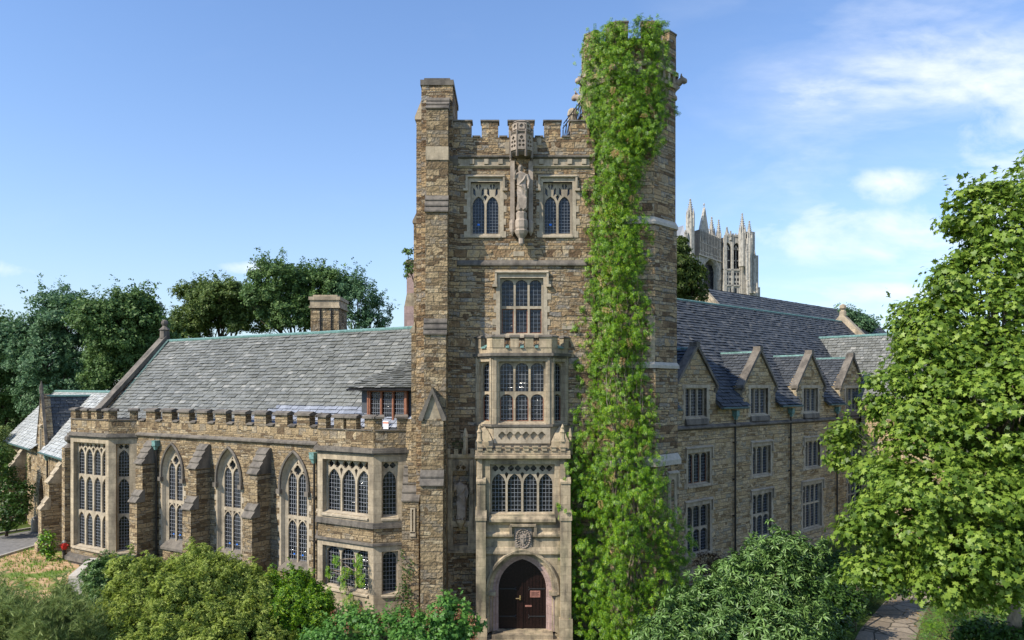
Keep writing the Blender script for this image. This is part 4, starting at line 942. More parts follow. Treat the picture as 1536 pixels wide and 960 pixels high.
# projecting octagonal bays
def bay(sa, sb, p, zt, mwid, nl, upper, lower, base_z, label):
    P = [(sa - p, 0), (sa, p), (sb, p), (sb + p, 0)]; lm = MB(L); st = MB(L); tr = MB(L); cpb = MB(L)
    b = build(MBdummy(L, P, p), 'bay', m_lime, hl); b['label'] = label
    for i in range(3):
        fr, ln = L.sub(P[i], P[i + 1]); hs = []; a = ln / 2 - (.38 if i != 1 else .3)
        n_ = nl if i == 1 else 1; a = a if i == 1 else .34
        for (z0, z1, trc, ti) in upper: hs.append(window(b, fr, ln / 2, z0, z1, a, n_, tiers=ti, head='pointed', tracery=trc, surround=0, hood=False, depth=.24, mat=m_trac, quoin=False, mw=mwid))
        for (z0, z1, ti) in lower: hs.append(window(b, fr, ln / 2, z0, z1, a, n_, tiers=ti, head='round', surround=0, hood=False, depth=.2, mat=m_trac, quoin=False, hr=.8))
        lm.fr = fr
        if lower:
            lm.panel([(0, upper[0][0] - .35), (ln, upper[0][0] - .35), (ln, 7.3), (0, 7.3)], [hs[0]], 0, -.35); lm.panel([(0, base_z), (ln, base_z), (ln, lower[0][1] + .25), (0, lower[0][1] + .25)], [hs[1]], 0, -.35)
            st.fr = fr; st.box(.02, ln - .02, -.3, -.01, lower[0][1] + .25, upper[0][0] - .35)
        else:
            lm.panel([(0, upper[0][0] - .12), (ln, upper[0][0] - .12), (ln, 7.3), (0, 7.3)], [hs[0]], 0, -.35); st.fr = fr; st.box(0, ln, -.3, -.01, base_z - .4, upper[0][0] - .12)
        st.fr = fr; st.box(0, ln, -.3, -.01, 7.3, 8.22); spn = [(0, .42), (ln - .42, ln)] if i != 1 else ([(0, .5), (.5 + (ln - 1.8) / 3, 1.0 + (ln - 1.8) / 3 + .05), (ln - 1.05 - (ln - 1.8) / 3, ln - .5 - (ln - 1.8) / 3), (ln - .5, ln)])
        if i != 1: spn = [(0, .36), (ln - .36, ln)]
        merlons(st, cpb, fr, spn, 8.22, 8.72, -.3, -.01, .08, .17); cpb.fr = fr; cpb.box(.05, ln - .05, -.33, .03, 8.222, 8.26)
    def ringbox(zlist, mb_):
        for (za, zb_, d) in zlist: mb_.prism_uo(offset(P, d), za, zb_)
    ringbox([(7.22, 7.3, .08), (7.3, 7.42, .17), (7.42, 7.5, .08)], tr)
    if lower: ringbox([(upper[0][0] - .45, upper[0][0] - .35, .1), (upper[0][0] - .35, upper[0][0] - .22, .06), (lower[0][1] + .25, lower[0][1] + .35, .1)], tr)
    else: ringbox([(base_z - .1, base_z + .12, .28), (base_z + .12, base_z + .26, .16), (base_z - 1.0, base_z - .1, .12)], tr)
    build(lm, 'ashlar', m_lime, b); build(st, 'rubble_band', m_hall, b); build(tr, 'string_course', m_cope, b); build(cpb, 'coping', m_cope, b)
    return b
def MBdummy(fr, P, p):
    m = MB(fr); m.prism_uo([(P[0][0] + .5, -.4), (P[1][0] + .4, p - .45), (P[2][0] - .4, p - .45), (P[3][0] - .5, -.4)], -.4, 7.9); return m
bay(1.34, 4.56, .95, 8.9, .1, 3, [(4.62, 6.93, .36, ())], [(1.42, 3.2, ())], -.4, 'octagonal two storey bay next to the tower with three light traceried front')
bay(20.4, 24.2, 1.0, 8.9, .15, 4, [(1.0, 6.93, .3, (3.0, 5.05))], [], .3, 'tall three tier traceried bay at the far end of the hall')
# roof
v, f = [], []
base = L.w(-1.2, -.75, 8.25); S = L.O * -(5 - .75) + np.array([0, 0, gz - 8.25]); ls = np.linalg.norm(S)
slates(v, f, base, L.U, S, 25.3, ls, w=.36, e=.235, clip=lambda u, s: not (s < 1.25 and 1.1 < u < 13.4 - (s * 2.2)))
finish('roof', v, f, m_slate, hl)
v, f = [], []; slates(v, f, base, L.U, S, 25.3, ls, w=.42, e=.235, clip=lambda u, s: (s < 1.25 and 1.1 < u < 13.4 - (s * 2.2))); finish('repaired_roof_patch', v, f, m_slnew, hl)
mb = MB(L); mb.loft([(-1.2, -.75, 8.2), (24.1, -.75, 8.2), (24.1, -5, gz - .02), (-1.2, -5, gz - .02)], [(-1.2, -.8, 7.9), (24.1, -.8, 7.9), (24.1, -5, gz - .4), (-1.2, -5, gz - .4)]); mb.loft([(-1.2, -10, 7.9), (24.1, -10, 7.9), (24.1, -5.01, gz), (-1.2, -5.01, gz)], [(-1.2, -10, 7.7), (24.1, -10, 7.7), (24.1, -5.01, gz - .3), (-1.2, -5.01, gz - .3)]); build(mb, 'roof_deck', m_slblue, hl)
mb = MB(L); mb.tube([(-1.2, -5, gz + .03), (24.1, -5, gz + .03)], .09, 6); build(mb, 'ridge_cap', m_copper, hl)
mb = MB(L); mb.prism_oz([(-.45, 8.25), (-.45, 8.55), (-5, gz + .42), (-9.9, 8.55), (-9.9, 8.2), (-5, gz + .05)], 24.12, 24.75)
mb.lathe((24.4, -5), [(.3, gz + .2), (.28, gz + .7), (.36, gz + .75), (.2, gz + .9), (.12, gz + 1.0), (.22, gz + 1.15), (.2, gz + 1.3), (.05, gz + 1.42)], 8); build(mb, 'verge_coping', m_cope, hl)
mb = MB(L); mb.prism_oz([(-.9, 8.36), (-.9, 8.42), (-4.95, gz + .11), (-4.95, gz + .05)], 23.85, 24.11); build(mb, 'copper_flashing', m_copperd, hl)
# chimney
cs = L.u_of(492, -7); cy_ = L.w(cs, -7, 0)[1]; cx_ = L.w(cs, -7, 0)[0]
mb = MB(); x0, x1 = X(466, cy_), X(508, cy_); mb.box(x0, x1, cy_, cy_ + 2.1, 9, Z(462, cy_)); ch = build(mb, 'chimney', m_hall, hl)
mb = MB(); mb.box(x0 - .09, x1 + .09, cy_ - .09, cy_ + 2.2, Z(462, cy_), Z(459, cy_)); mb.box(x0 - .03, x1 + .03, cy_ - .03, cy_ + 2.13, Z(459, cy_), Z(450, cy_)); mb.box(x0 - .1, x1 + .1, cy_ - .1, cy_ + 2.22, Z(450, cy_), Z(445, cy_)); mb.box(x0 + .1, x1 - .1, cy_ + .1, cy_ + 2.0, Z(445, cy_), Z(442, cy_))
build(mb, 'cap', m_lime, ch)
mb = MB(); 
for u in (x0 + .35 * (x1 - x0), x0 + .74 * (x1 - x0)): mb.tube([(u, cy_ - .05, 12), (u, cy_ - .05, Z(462, cy_))], .035, 5)
build(mb, 'lightning_cable', m_iron, ch)
# shed dormer by the tower
ys = L.w(2.0, -1.6, 0)[1]; fd = Fr(L.w(0, -1.0, 0)[:2], L.U[:2], L.O[:2]); da0, da1 = L.u_of(628, -1.0), L.u_of(538, -1.0); zr = L.z_of(560, 583, -1.0)
dm = MB(fd); dm.box(da0, da1, -3.0, -.2, 8.3, zr); drm = build(dm, 'dormer', m_slblue, hl)
window(drm, fd, L.u_of(580, -1.0), 8.3, zr - .08, 1.05, 3, head='square', surround=.09, hood=False, sill=False, depth=.0, mat=m_red, quoin=False, lp=(.13, .2))
v, f = [], []; Sd = np.array([*(L.O[:2] * -3.2), 1.55]); slates(v, f, fd.w(da0 - .1, .4, zr + .02), L.U, Sd, da1 - da0 + .5, 3.4, w=.34, e=.2, clip=lambda u, s: u < (da1 - da0 + .5) - s * .55); finish('dormer_roof', v, f, m_slate, drm)
dm = MB(fd); dm.loft([(da0 - .1, .4, zr - .03), (da1 + .4, .4, zr - .03), (da1 - 1.2, -2.8, zr + 1.5), (da0 - .1, -2.8, zr + 1.5)], [(da0 - .1, .36, zr - .09), (da1 + .4, .36, zr - .09), (da1 - 1.2, -2.8, zr + 1.3), (da0 - .1, -2.8, zr + 1.3)]); build(dm, 'eave_board', m_iron, drm)
# stepped stair block in the corner
mb = MB(T); cp = MB(T); u0, u1 = X(603, 29.9), X(628, 29.9)
mb.box(u0, u1, -1.2, .12, -.4, Z(752, 29.9)); mb.box(u0 + .2, u1, -1.2, -.25, Z(752, 29.9), Z(695, 29.9)); setoff(cp, u0, u1, -.9, .12, Z(692, 29.9), Z(752, 29.9), 5, .05)
sb_ = build(mb, 'stair_block', m_hall, hl); build(cp, 'slate_cap', m_cope, sb_)
window(sb_, T, X(619, 29.85), Z(800, 29.85), Z(762, 29.85), .1, 1, head='square', surround=.12, hood=False, depth=-.16, lp=(.1, .15))
mb = MB(L); mb.box(-.6, .45, -.2, -.02, 7.3, 8.7); build(mb, 'parapet_return', m_hall, hl)
# downpipe in the corner of the left bay, and notices seen over the parapet
def pipe(parent, fr, u, o, zt, zb, head=True, r=.055, nm='downpipe'):
    mb = MB(fr); mb.tube([(u, o + .12, zt), (u, o + .12, zb)], r, 8)
    z = zb + 1
    while z < zt - .5: mb.box(u - .09, u + .09, o, o + .15, z, z + .06); z += 2.0
    p = build(mb, nm, m_pipe, parent)
    if head:
        h = MB(fr); h.lathe((u, o + .16), [(.08, zt - .02), (.13, zt + .12), (.2, zt + .2), (.2, zt + .42), (.22, zt + .43), (.22, zt + .48)], 4, math.pi / 4); build(h, 'rainwater_head', m_copper, p)
pipe(hl, L, L.u_of(235, .1), 0, 6.7, 0); pipe(hl, L, 5.62, 0, 6.6, 0)
mb = MB(L); mb.box(1.95, 2.25, -.75, -.7, 8.2, 8.55); nt = build(mb, 'white_board', m_sign, hl); mb = MB(L); mb.box(1.95, 2.25, -.699, -.69, 8.45, 8.5); build(mb, 'orange_stripe', m_oran, nt)

# ================================================================== RESIDENCE WING (right)
wg = root('residence_wing', (16, 43, 0), 'three storey stone wing in shade with gabled dormers and steep blue slate roof', 'building')
PK = [(1044, 520), (1139, 528), (1216, 532), (1278, 537)]
sd_ = [W.u_of(x) for x, y in PK]; sd_.append(sd_[-1] + 6.0); ZE = 9.2
holes = []
for i, c in enumerate(sd_):
    holes.append(window(wg, W, c, 8.5, 10.0, .95, 3, head='square', surround=.17, depth=.14, lead=m_lead, lp=(.14, .17), hood=False))
c2 = [W.u_of(1048.5), W.u_of(1142.5), W.u_of(1219), W.u_of(1279)]
for i, c in enumerate(c2): holes.append(window(wg, W, c, 5.02, 6.68, .98, 3, head='round', surround=.18, depth=.14, lead=m_leadd, red=(i == 0), hr=.8))
for i, c in enumerate((W.u_of(1048), W.u_of(1143), W.u_of(1218.5), W.u_of(1283))):
    a, n = (1.02, 3) if i < 2 else ((1.25, 4) if i == 2 else (1.15, 3))
    holes.append(window(wg, W, c, 1.45 if i < 2 else 1.2, 3.95, a, n, tiers=(2.75,), head='round' if i < 2 else 'topround', surround=.18, depth=.14, lead=m_leadd, hr=.8, label=None))
top = [(36, ZE)]
gh = 1.8
for c in sd_[::-1]: top += [(c + gh, ZE), (c + gh, 10.15), (c, 12.05), (c - gh, 10.15), (c - gh, ZE)]
top += [(-4, ZE)]
mb = MB(W); mb.panel([(-4, -.4), (36, -.4)] + top, holes, 0, -.5); mb.box(-4, 36, -12.4, -12, -.4, ZE)
build(mb, 'wall', m_wing, wg)
mb = MB(W); mb.prism_oz([(-.02, 8.12), (.17, 8.0), (.17, 7.93), (.05, 7.85), (-.02, 7.85)], -4, 36); build(mb, 'string_course', m_cope, wg)
mb = MB(W); mb.prism_oz([(-.02, .62), (.16, .5), (.16, -.4), (-.02, -.4)], -4, 36); build(mb, 'plinth', m_wing, wg)
mb = MB(W)
for c in sd_: mb.prism_oz([(-.02, 8.48), (.1, 8.4), (.14, 8.13), (-.02, 8.1)], c - 1.0, c + 1.0)
build(mb, 'window_apron', m_cope, wg)
zR, oR = 15.62, -6.0
S = W.O * (oR - .4) + np.array([0, 0, zR - 9.0]); ls = np.linalg.norm(S); v, f = [], []
sEnd = W.u_of(1262, -6)
def clipw(u, s):
    u -= 4.0
    if s < 1.35:
        for c in sd_:
            if abs(u - c) < 1.75: return False
    return True
slates(v, f, W.w(-4, .4, 9.0), W.U, S, sEnd + 4, ls, w=.36, e=.25, clip=clipw, th=.045); finish('roof', v, f, m_slblue, wg)
mb = MB(W); k = .93; mb.loft([(-4, -.5, 9.85), (sEnd, -.5, 9.85), (sEnd, oR, zR - .03), (-4, oR, zR - .03)], [(-4, -.5, 9.5), (sEnd, -.5, 9.5), (sEnd, oR, zR - .5), (-4, oR, zR - .5)]); mb.loft([(-4, -12.4, 9.0), (sEnd, -12.4, 9.0), (sEnd, oR - .01, zR - .03), (-4, oR - .01, zR - .03)], [(-4, -12.4, 8.8), (sEnd, -12.4, 8.8), (sEnd, oR - .01, zR - .5), (-4, oR - .01, zR - .5)])
ed = [-4] + [x for c in sd_ for x in (c - gh, c + gh)] + [sEnd]
for i in range(0, len(ed), 2):
    if ed[i + 1] > ed[i]: mb.loft([(ed[i], .38, 8.97), (ed[i + 1], .38, 8.97), (ed[i + 1], -.55, 9.93), (ed[i], -.55, 9.93)], [(ed[i], .36, 8.86), (ed[i + 1], .36, 8.86), (ed[i + 1], -.55, 9.7), (ed[i], -.55, 9.7)])
build(mb, 'roof_deck', m_slblue, wg)
mb = MB(W); mb.tube([(-4, oR, zR + .03), (sEnd, oR, zR + .03)], .075, 6); build(mb, 'ridge_cap', m_copper, wg)
gt = MB(W)
for i in range(0, len(ed), 2):
    if ed[i + 1] > ed[i] and ed[i + 1] < 34: gt.tube([(ed[i] + .05, .43, 8.92), (ed[i + 1] - .05, .43, 8.92)], .06, 6)
build(gt, 'gutter', m_copperd, wg)
for c in sd_:
    g = MB(W)
    for sg in (-1, 1):
        g.prism_uz([(c + sg * (gh + .12), 9.98), (c + sg * (gh + .12), 10.16), (c, 12.32), (c, 12.07), (c + sg * (gh - .02), 10.12), (c + sg * (gh - .02), 9.98)], -.35, .13)
    g.box(c - .16, c + .16, -.3, .15, 12.1, 12.38)
    g.prism_oz([(0, 10.0), (.12, 10.0), (0, 9.75)], c - gh - .1, c - gh + .15); g.prism_oz([(0, 10.0), (.12, 10.0), (0, 9.75)], c + gh - .15, c + gh + .1)
    dmr = build(g, 'dormer', m_cope, wg)
    v, f = [], []
    for sg in (-1, 1):
        S2 = W.U * (-sg * 1.8) + np.array([0, 0, 1.95]); slates(v, f, W.w(c + sg * 1.8, -.34, 10.1), -W.O, S2, 2.7, 2.65, w=.3, e=.22)
    finish('dormer_roof', v, f, m_slblue, dmr)
    g = MB(W)
    for sg in (-1, 1): g.box(min(c + sg * gh, c + sg * (gh - .2)), max(c + sg * gh, c + sg * (gh - .2)), -1.8, -.5, 9.1, 10.1)
    build(g, 'cheek_wall', m_wing, dmr)
    g = MB(W); g.prism_uz([(c - .08, 12.02), (c, 12.12), (c + .08, 12.02)], -2.9, -.35); build(g, 'ridge_cap', m_copper, dmr)
for x in (1100, 1183.5, 1253): pipe(wg, W, W.u_of(x), 0, 8.3, 0)
# end gable coping, finial, and lower cross roof
mb = MB(W); mb.prism_oz([(.2, 9.3), (.2, 9.7), (oR, zR + .75), (-12, 9.7), (-12, 9.3), (oR, zR + .1)], sEnd, sEnd + .6); mb.lathe((sEnd + .3, oR), [(.3, zR + .5), (.28, zR + .9), (.15, zR + 1.0), (.3, zR + 1.2), (.28, zR + 1.4), (.05, zR + 1.55)], 8); build(mb, 'verge_coping', m_lime, wg)
oX = -2.5; sX = W.u_of(1252, oX) + 1.2; zX = W.z_of(1252, 505, oX)
v, f = [], []
S3 = W.U * -3.6 + np.array([0, 0, -(zX - 9.2)]); l3 = np.linalg.norm(S3); P3 = W.w(sX, -4.5, zX) + S3
slates(v, f, P3, W.O, -S3, 11.5, l3, w=.3, e=.24); finish('cross_roof', v, f, m_slate, wg)
mb = MB(W); mb.loft([(sX, -4.5, zX - .04), (sX, 7, zX - .04), (sX - 3.6, 7, 9.16), (sX - 3.6, -4.5, 9.16)], [(sX, -4.5, zX - .5), (sX, 7, zX - .5), (sX - 3.3, 7, 9.0), (sX - 3.3, -4.5, 9.0)]); mb.loft([(sX + .01, -4.5, zX - .04), (sX + .01, 7, zX - .04), (sX + 3.6, 7, 9.16), (sX + 3.6, -4.5, 9.16)], [(sX + .01, -4.5, zX - .5), (sX + .01, 7, zX - .5), (sX + 3.3, 7, 9.0), (sX + 3.3, -4.5, 9.0)]); build(mb, 'cross_roof_deck', m_slate, wg)
mb = MB(W); mb.tube([(sX, -4.5, zX + .04), (sX, 7, zX + .04)], .1, 6); build(mb, 'ridge_cap', m_copper, wg)
mb = MB(W); mb.box(sX - 3.3, sX + 3.3, .3, 6.6, -.4, 9.2); mb.prism_uz([(sX - 3.2, 9.2), (sX + 3.2, 9.2), (sX, zX - .2)], 6.3, 6.6); build(mb, 'cross_wing_wall', m_wing, wg)

# ================================================================== REAR HALL behind the wing
rh = root('rear_hall', (24, 75, 0), 'dark slate roofed hall with pale gable rising behind the ridge of the wing', 'building')
YG = 74.0; pk = (X(1049, YG), YG); RF = Fr(pk, (.7457, .6662), (.6662, -.7457)); zg = Z(428, YG)
mb = MB(RF); mb.prism_oz([(6.5, 0), (6.5, 13.5), (0, zg - .5), (-6.5, 13.5), (-6.5, 0)], .3, 40); build(mb, 'wall', m_lime, rh)
mb = MB(RF); mb.loft([(.4, 7, 12.9), (40, 7, 12.9), (40, 0, zg - .25), (.4, 0, zg - .25)], [(.4, 6.9, 12.6), (40, 6.9, 12.6), (40, 0, zg - .5), (.4, 0, zg - .5)]); build(mb, 'roof_deck', m_slblue, rh)
v, f = [], []; Sx = RF.O * -7 + np.array([0, 0, zg - .2 - 12.9]); slates(v, f, RF.w(.4, 7, 12.92), RF.U, Sx, 39, np.linalg.norm(Sx), w=.5, e=.4); finish('roof', v, f, m_slblue, rh)
mb = MB(RF); mb.prism_oz([(7.1, 12.7), (7.1, 13.15), (0, zg + .15), (-7.1, 13.15), (-7.1, 12.7), (0, zg - .3)], 0, .45); build(mb, 'verge_coping', m_lime, rh)

# ================================================================== CHAPEL at the far left
cl = root('chapel', (-33, 51, 0), 'small stone chapel with pale slate roof and narrow gable over a pointed doorway', 'chapel')
def cu(x, o=0): return Cc.u_of(x, o)
CE = 5.8; uE = cu(13, 0); holes = []
mb = MB(Cc); dc = cu(62); dpoly = arch(dc, .0, 2.6, .75, 1.35, 7)
holes.append(dpoly)
for x in (25, 45): holes.append([(cu(x) - .25, 3.9), (cu(x) + .25, 3.9), (cu(x) + .25, 5.0), (cu(x) - .25, 5.0)])
mb.panel([(-1.2, -.4), (uE, -.4), (uE, CE), (dc + 1.35, CE), (dc + 1.35, 6.3), (dc, 9.6), (dc - 1.35, 6.3), (dc - 1.35, CE), (-1.2, CE)], holes, 0, -.5)
mb.box(uE - .4, uE, -7, -.5, -.4, CE); mb.box(-1.2, -.8, -7, -.5, -.4, CE); mb.prism_oz([(-.3, CE), (-3.2, 10.0), (-6.4, CE)], -1.2, -.8); mb.prism_oz([(-.3, CE), (-3.2, 9.6), (-6.4, CE)], uE - .4, uE)
build(mb, 'wall', m_chapel, cl)
mb = MB(Cc)
for (e0, e1, o0, o1) in ((.35, .18, .02, -.1), (.18, .0, -.12, -.4)): ring(mb, dc, 0, 2.6, (.75 + e0, rise(.75 + e0, .75, 1.35)), (.75 + e1, rise(.75 + e1, .75, 1.35)), o0, o1)
build(mb, 'door_arch', m_lime, cl)
mb = MB(Cc); mb.panel(dpoly, [], -.45, -.5); build(mb, 'door', m_red, cl)
mb = MB(Cc)
for x in (25, 45): mb.box(cu(x) - .25, cu(x) + .25, -.35, -.3, 3.9, 5.0)
mb.box(dc - .16, dc + .16, .005, .02, 5.4, 7.2); build(mb, 'pane', m_glass, cl)
mb = MB(Cc); mb.panel([(dc - .34, 5.2), (dc + .34, 5.2), (dc + .34, 7.4), (dc - .34, 7.4)], [[(dc - .16, 5.4), (dc + .16, 5.4), (dc + .16, 7.2), (dc - .16, 7.2)]], .06, -.02)
mb.prism_oz([(0, 7.5), (.16, 7.42), (.16, 7.34), (0, 7.34)], dc - .5, dc + .5); build(mb, 'gable_window_frame', m_lime, cl)
S4 = Cc.O * -3.6 + np.array([0, 0, 9.7 - CE + .1]); v, f = [], []
slates(v, f, Cc.w(-1.0, .35, CE - .12), Cc.U, S4, uE + 1.3, np.linalg.norm(S4), w=.36, e=.26, clip=lambda u, s: not (s < 1.0 and abs(u - 1.0 - dc) < 1.35)); finish('roof', v, f, m_slpale, cl)
mb = MB(Cc); mb.loft([(-1, -.1, CE + .25), (uE + .3, -.1, CE + .25), (uE + .3, -3.25, 9.66), (-1, -3.25, 9.66)], [(-1, -.1, CE), (uE + .3, -.1, CE), (uE + .3, -3.25, 9.3), (-1, -3.25, 9.3)]); mb.loft([(-1, -6.8, CE), (uE + .3, -6.8, CE), (uE + .3, -3.26, 9.66), (-1, -3.26, 9.66)], [(-1, -6.8, CE - .2), (uE + .3, -6.8, CE - .2), (uE + .3, -3.26, 9.3), (-1, -3.26, 9.3)]); build(mb, 'roof_deck', m_slpale, cl)
mb = MB(Cc); mb.tube([(-1, -3.25, 9.74), (uE + .3, -3.25, 9.74)], .09, 6); build(mb, 'ridge_cap', m_copper, cl)
mb = MB(Cc)
for sg in (-1, 1): mb.prism_uz([(dc + sg * 1.5, 5.95), (dc + sg * 1.5, 6.3), (dc, 9.85), (dc, 9.6), (dc + sg * 1.4, 6.2)], -.12, .05)
mb.lathe((dc, 0), [(.12, 9.6), (.14, 10.0), (.02, 10.5)], 6); mb.prism_oz([(.3, CE - .1), (.3, CE + .25), (-3.25, 10.2), (-6.9, CE + .25), (-6.9, CE - .1), (-3.25, 9.8)], -1.5, -.9)
mb.lathe((-.75, .35), [(.36, 6.5), (.3, 6.6), (.12, 6.75), (.3, 6.95), (.28, 7.15), (.05, 7.3)], 8); build(mb, 'gable_coping', m_cope, cl)
v, f = [], []
for sg in (-1, 1): slates(v, f, Cc.w(dc + sg * 1.4, -.3, 6.0), -Cc.O, Cc.U * (-sg * 1.4) + np.array([0, 0, 3.4]), 3.2, 3.68, w=.34, e=.24)
finish('gable_roof', v, f, m_slblue, cl)
mb = MB(Cc); mb.tube([(dc, -.3, 9.45), (dc, -3.2, 9.45)], .08, 6); build(mb, 'gable_ridge_cap', m_copper, cl)
mb = MB(Cc); cp = MB(Cc)
mb.box(-1.1, -.4, 0, .7, -.4, 6.5)
for c in (cu(38), -.3 + cu(96), ):
    mb.prism_oz([(0, -.4), (1.55, -.4), (1.55, .5), (1.35, .7), (1.35, 2.6), (.95, 3.3), (.95, 4.2), (0, 5.5)], c - .45, c + .45); setoff(cp, c - .45, c + .45, .1, .97, 5.6, 4.2, 3); setoff(cp, c - .45, c + .45, .95, 1.37, 3.35, 2.6, 2)
build(mb, 'buttress', m_chapel, cl); build(cp, 'set_off', m_lime, cl)
pipe(cl, Cc, cu(74), 0, 5.2, 0); 
mb = MB(Cc); mb.tube([(-1, .42, CE - .14), (dc - 1.4, .42, CE - .14)], .07, 6); mb.tube([(dc + 1.4, .42, CE - .14), (uE + .3, .42, CE - .14)], .07, 6); build(mb, 'gutter', m_copperd, cl)

# ================================================================== stone stack behind the tower
ss = root('stone_stack', (X(614, 39), 39, 0), 'plain pinkish stone stack showing behind the left edge of the tower', 'stack')
mb = MB(); mb.box(X(610, 39), X(628, 39), 39, 40.4, 0, Z(395, 39)); mb.box(X(607, 39), X(628, 39), 38.8, 40.6, 0, Z(460, 39)); build(mb, 'shaft', m_pink, ss)
mb = MB(); mb.box(X(609, 39), X(628, 39), 38.9, 40.5, Z(395, 39), Z(390, 39)); mb.prism_uz([(X(607, 39), Z(460, 39)), (X(611, 39), Z(440, 39)), (X(628, 39), Z(440, 39)), (X(628, 39), Z(460, 39))], 38.85, 40.5); build(mb, 'cap', m_lime, ss)

# ================================================================== CATHEDRAL far behind
YC = 300.0; ca = root('cathedral', (X(1080, YC), YC, 0), 'pale gothic cathedral with a forest of crocketed pinnacles far behind the roofs', 'cathedral')
def cx(x): return X(x, YC)
def cz(y): return Z(y, YC)
ft = Fr((cx(1083), 296), (1, .15), (.15, -1)); 
def cw(x): return (cx(x) - cx(1083))
mb = MB(ft); thol = []
for x in (1087.5, 1101.5): thol.append(arch(cw(x), cz(405), cz(376), 1.55, 2.6, 6))
mb.panel([(0, 0), (cw(1121), 0), (cw(1121), cz(358)), (0, cz(358))], thol, 0, -3)
mb.box(0, cw(1121), -10, -3, 0, cz(358)); mb.box(cw(1121), cw(1131), -9, -1.2, 0, cz(366))
for x, w_ in ((1083.5, 1.2), (1094.5, .9), (1108, 1.2), (1114, 3.2), (1124, 2.8)): mb.box(cw(x) - w_ / 2, cw(x) + w_ / 2, -.2, .7 if w_ > 2 else .35, 0, cz(350 if w_ > 2 else 356))
for i in range(12): u = .5 + i * (cw(1110) - .5) / 12; mb.box(u, u + .45, -.6, .2, cz(358), cz(355) + .6 * (i % 2))
mb.box(cw(1083), cw(1121), 0, .35, cz(408), cz(406)); mb.box(cw(1083), cw(1121), 0, .35, cz(431), cz(429))
mb.box(cw(1118), cw(1127), -.5, 2.5, 0, cz(425)); mb.box(cw(1128), cw(1134), -6, 1, 0, cz(385)); mb.box(cw(1129), cw(1137.5), -8, .6, 0, cz(432))
build(mb, 'tower', m_cath, ca)
wn_ = MB(ft)
for x in (1087.5, 1101.5): wn_.box(cw(x) - 1.6, cw(x) + 1.6, -1.4, -1.0, cz(406), cz(366))
for x in (1087, 1091, 1099, 1103.5):
    for y in (411, 419, 426): wn_.box(cw(x) - .35, cw(x) + .35, .0, .04, cz(y + 4), cz(y))
for x in (1092, 1096, 1100): wn_.box(cw(x) - .4, cw(x) + .4, .0, .05, cz(443), cz(434))
for x in (1114, 1117.5): wn_.box(cw(x) - .4, cw(x) + .4, .0, .05, cz(446), cz(437))
build(wn_, 'window', m_glass, ca)
tr_ = MB(ft)
for x in (1087.5, 1101.5): tr_.box(cw(x) - .12, cw(x) + .12, -1, -.6, cz(405), cz(372)); tr_.box(cw(x) - 1.1, cw(x) + 1.1, -1, -.6, cz(393.5), cz(392)); tr_.panel([(cw(x) - 1.1, cz(377)), (cw(x) + 1.1, cz(377)), (cw(x), cz(369.5))], [rosette(cw(x), cz(375), .45)], -.5, -.9)
build(tr_, 'tracery', m_cath, ca)
# transept: dark arcaded parapet, great arch
fe = Fr((cx(1041), 292), (1, .55), (.45, -1)); l_ = (cx(1076) - cx(1041)) * 1.25
mb = MB(fe); mb.panel([(0, 0), (l_, 0), (l_, cz(392)), (0, cz(386))], [arch(l_ * .5, 0, cz(412), 3.6, 5.4, 8)], 0, -4); mb.box(0, l_, -12, -4, 0, cz(392))
for e, o in ((.7, .3), (1.3, .6)): ring(mb, l_ * .5, cz(470), cz(412), (3.6 + e, rise(3.6 + e, 3.6, 5.4)), (3.6 + e - .4, rise(3.2 + e, 3.6, 5.4)), o, o)
mb.fr = WF; mb.box(cx(1010), cx(1041), 300, 306, 0, cz(372)); build(mb, 'transept_wall', m_cath, ca)
mb = MB(fe); mb.box(1.2, l_ - .3, -2.6, -2, cz(470), cz(400)); build(mb, 'great_window', m_glass, ca)
mb = MB(fe); mb.prism_uz([(-.3, cz(388)), (l_, cz(396)), (l_, cz(361)), (-.3, cz(351))], -4, .3); 
u = 0.4; 
build(mb, 'arcade', m_cathd, ca)
mb = MB(fe)
for k in range(14): u = .3 + k * (l_ - .4) / 14; zt_ = cz(351) + (cz(361) - cz(351)) * k / 14; zb_ = cz(388) + (cz(396) - cz(388)) * k / 14; mb.box(u, u + .16, .3, .6, zb_, zt_ + .4); mb.box(u, u + l_ / 14, .3, .5, zb_ + 1.6, zb_ + 1.9); mb.box(u, u + l_ / 14, .3, .5, (zb_ + zt_) / 2, (zb_ + zt_) / 2 + .3)
mb.prism_uz([(-.3, cz(388)), (l_, cz(396)), (l_, cz(395) + .2), (-.3, cz(387) + .2)], .2, .8); build(mb, 'arcade_shafts', m_cath, ca)
mb = MB(fe); gu = l_ * .32; mb.prism_uz([(gu - 2.9, cz(357)), (gu + 2.5, cz(360)), (gu, cz(316))], -2, -.6); mb.lathe((gu, -1.3), [(.3, cz(320)), (.15, cz(313)), (.45, cz(312)), (.1, cz(309))], 6); build(mb, 'gable', m_cath, ca)
mb = MB(); mb.loft([(cx(1008), 298, cz(345)), (cx(1027), 302, cz(336)), (cx(1027), 296, cz(372)), (cx(1004), 292, cz(385))], [(cx(1008), 299, cz(347)), (cx(1027), 303, cz(338)), (cx(1027), 297, cz(374)), (cx(1004), 293, cz(387))]); build(mb, 'metal_roof', plain('grey_metal_roof', (.5, .5, .5), .5), ca)
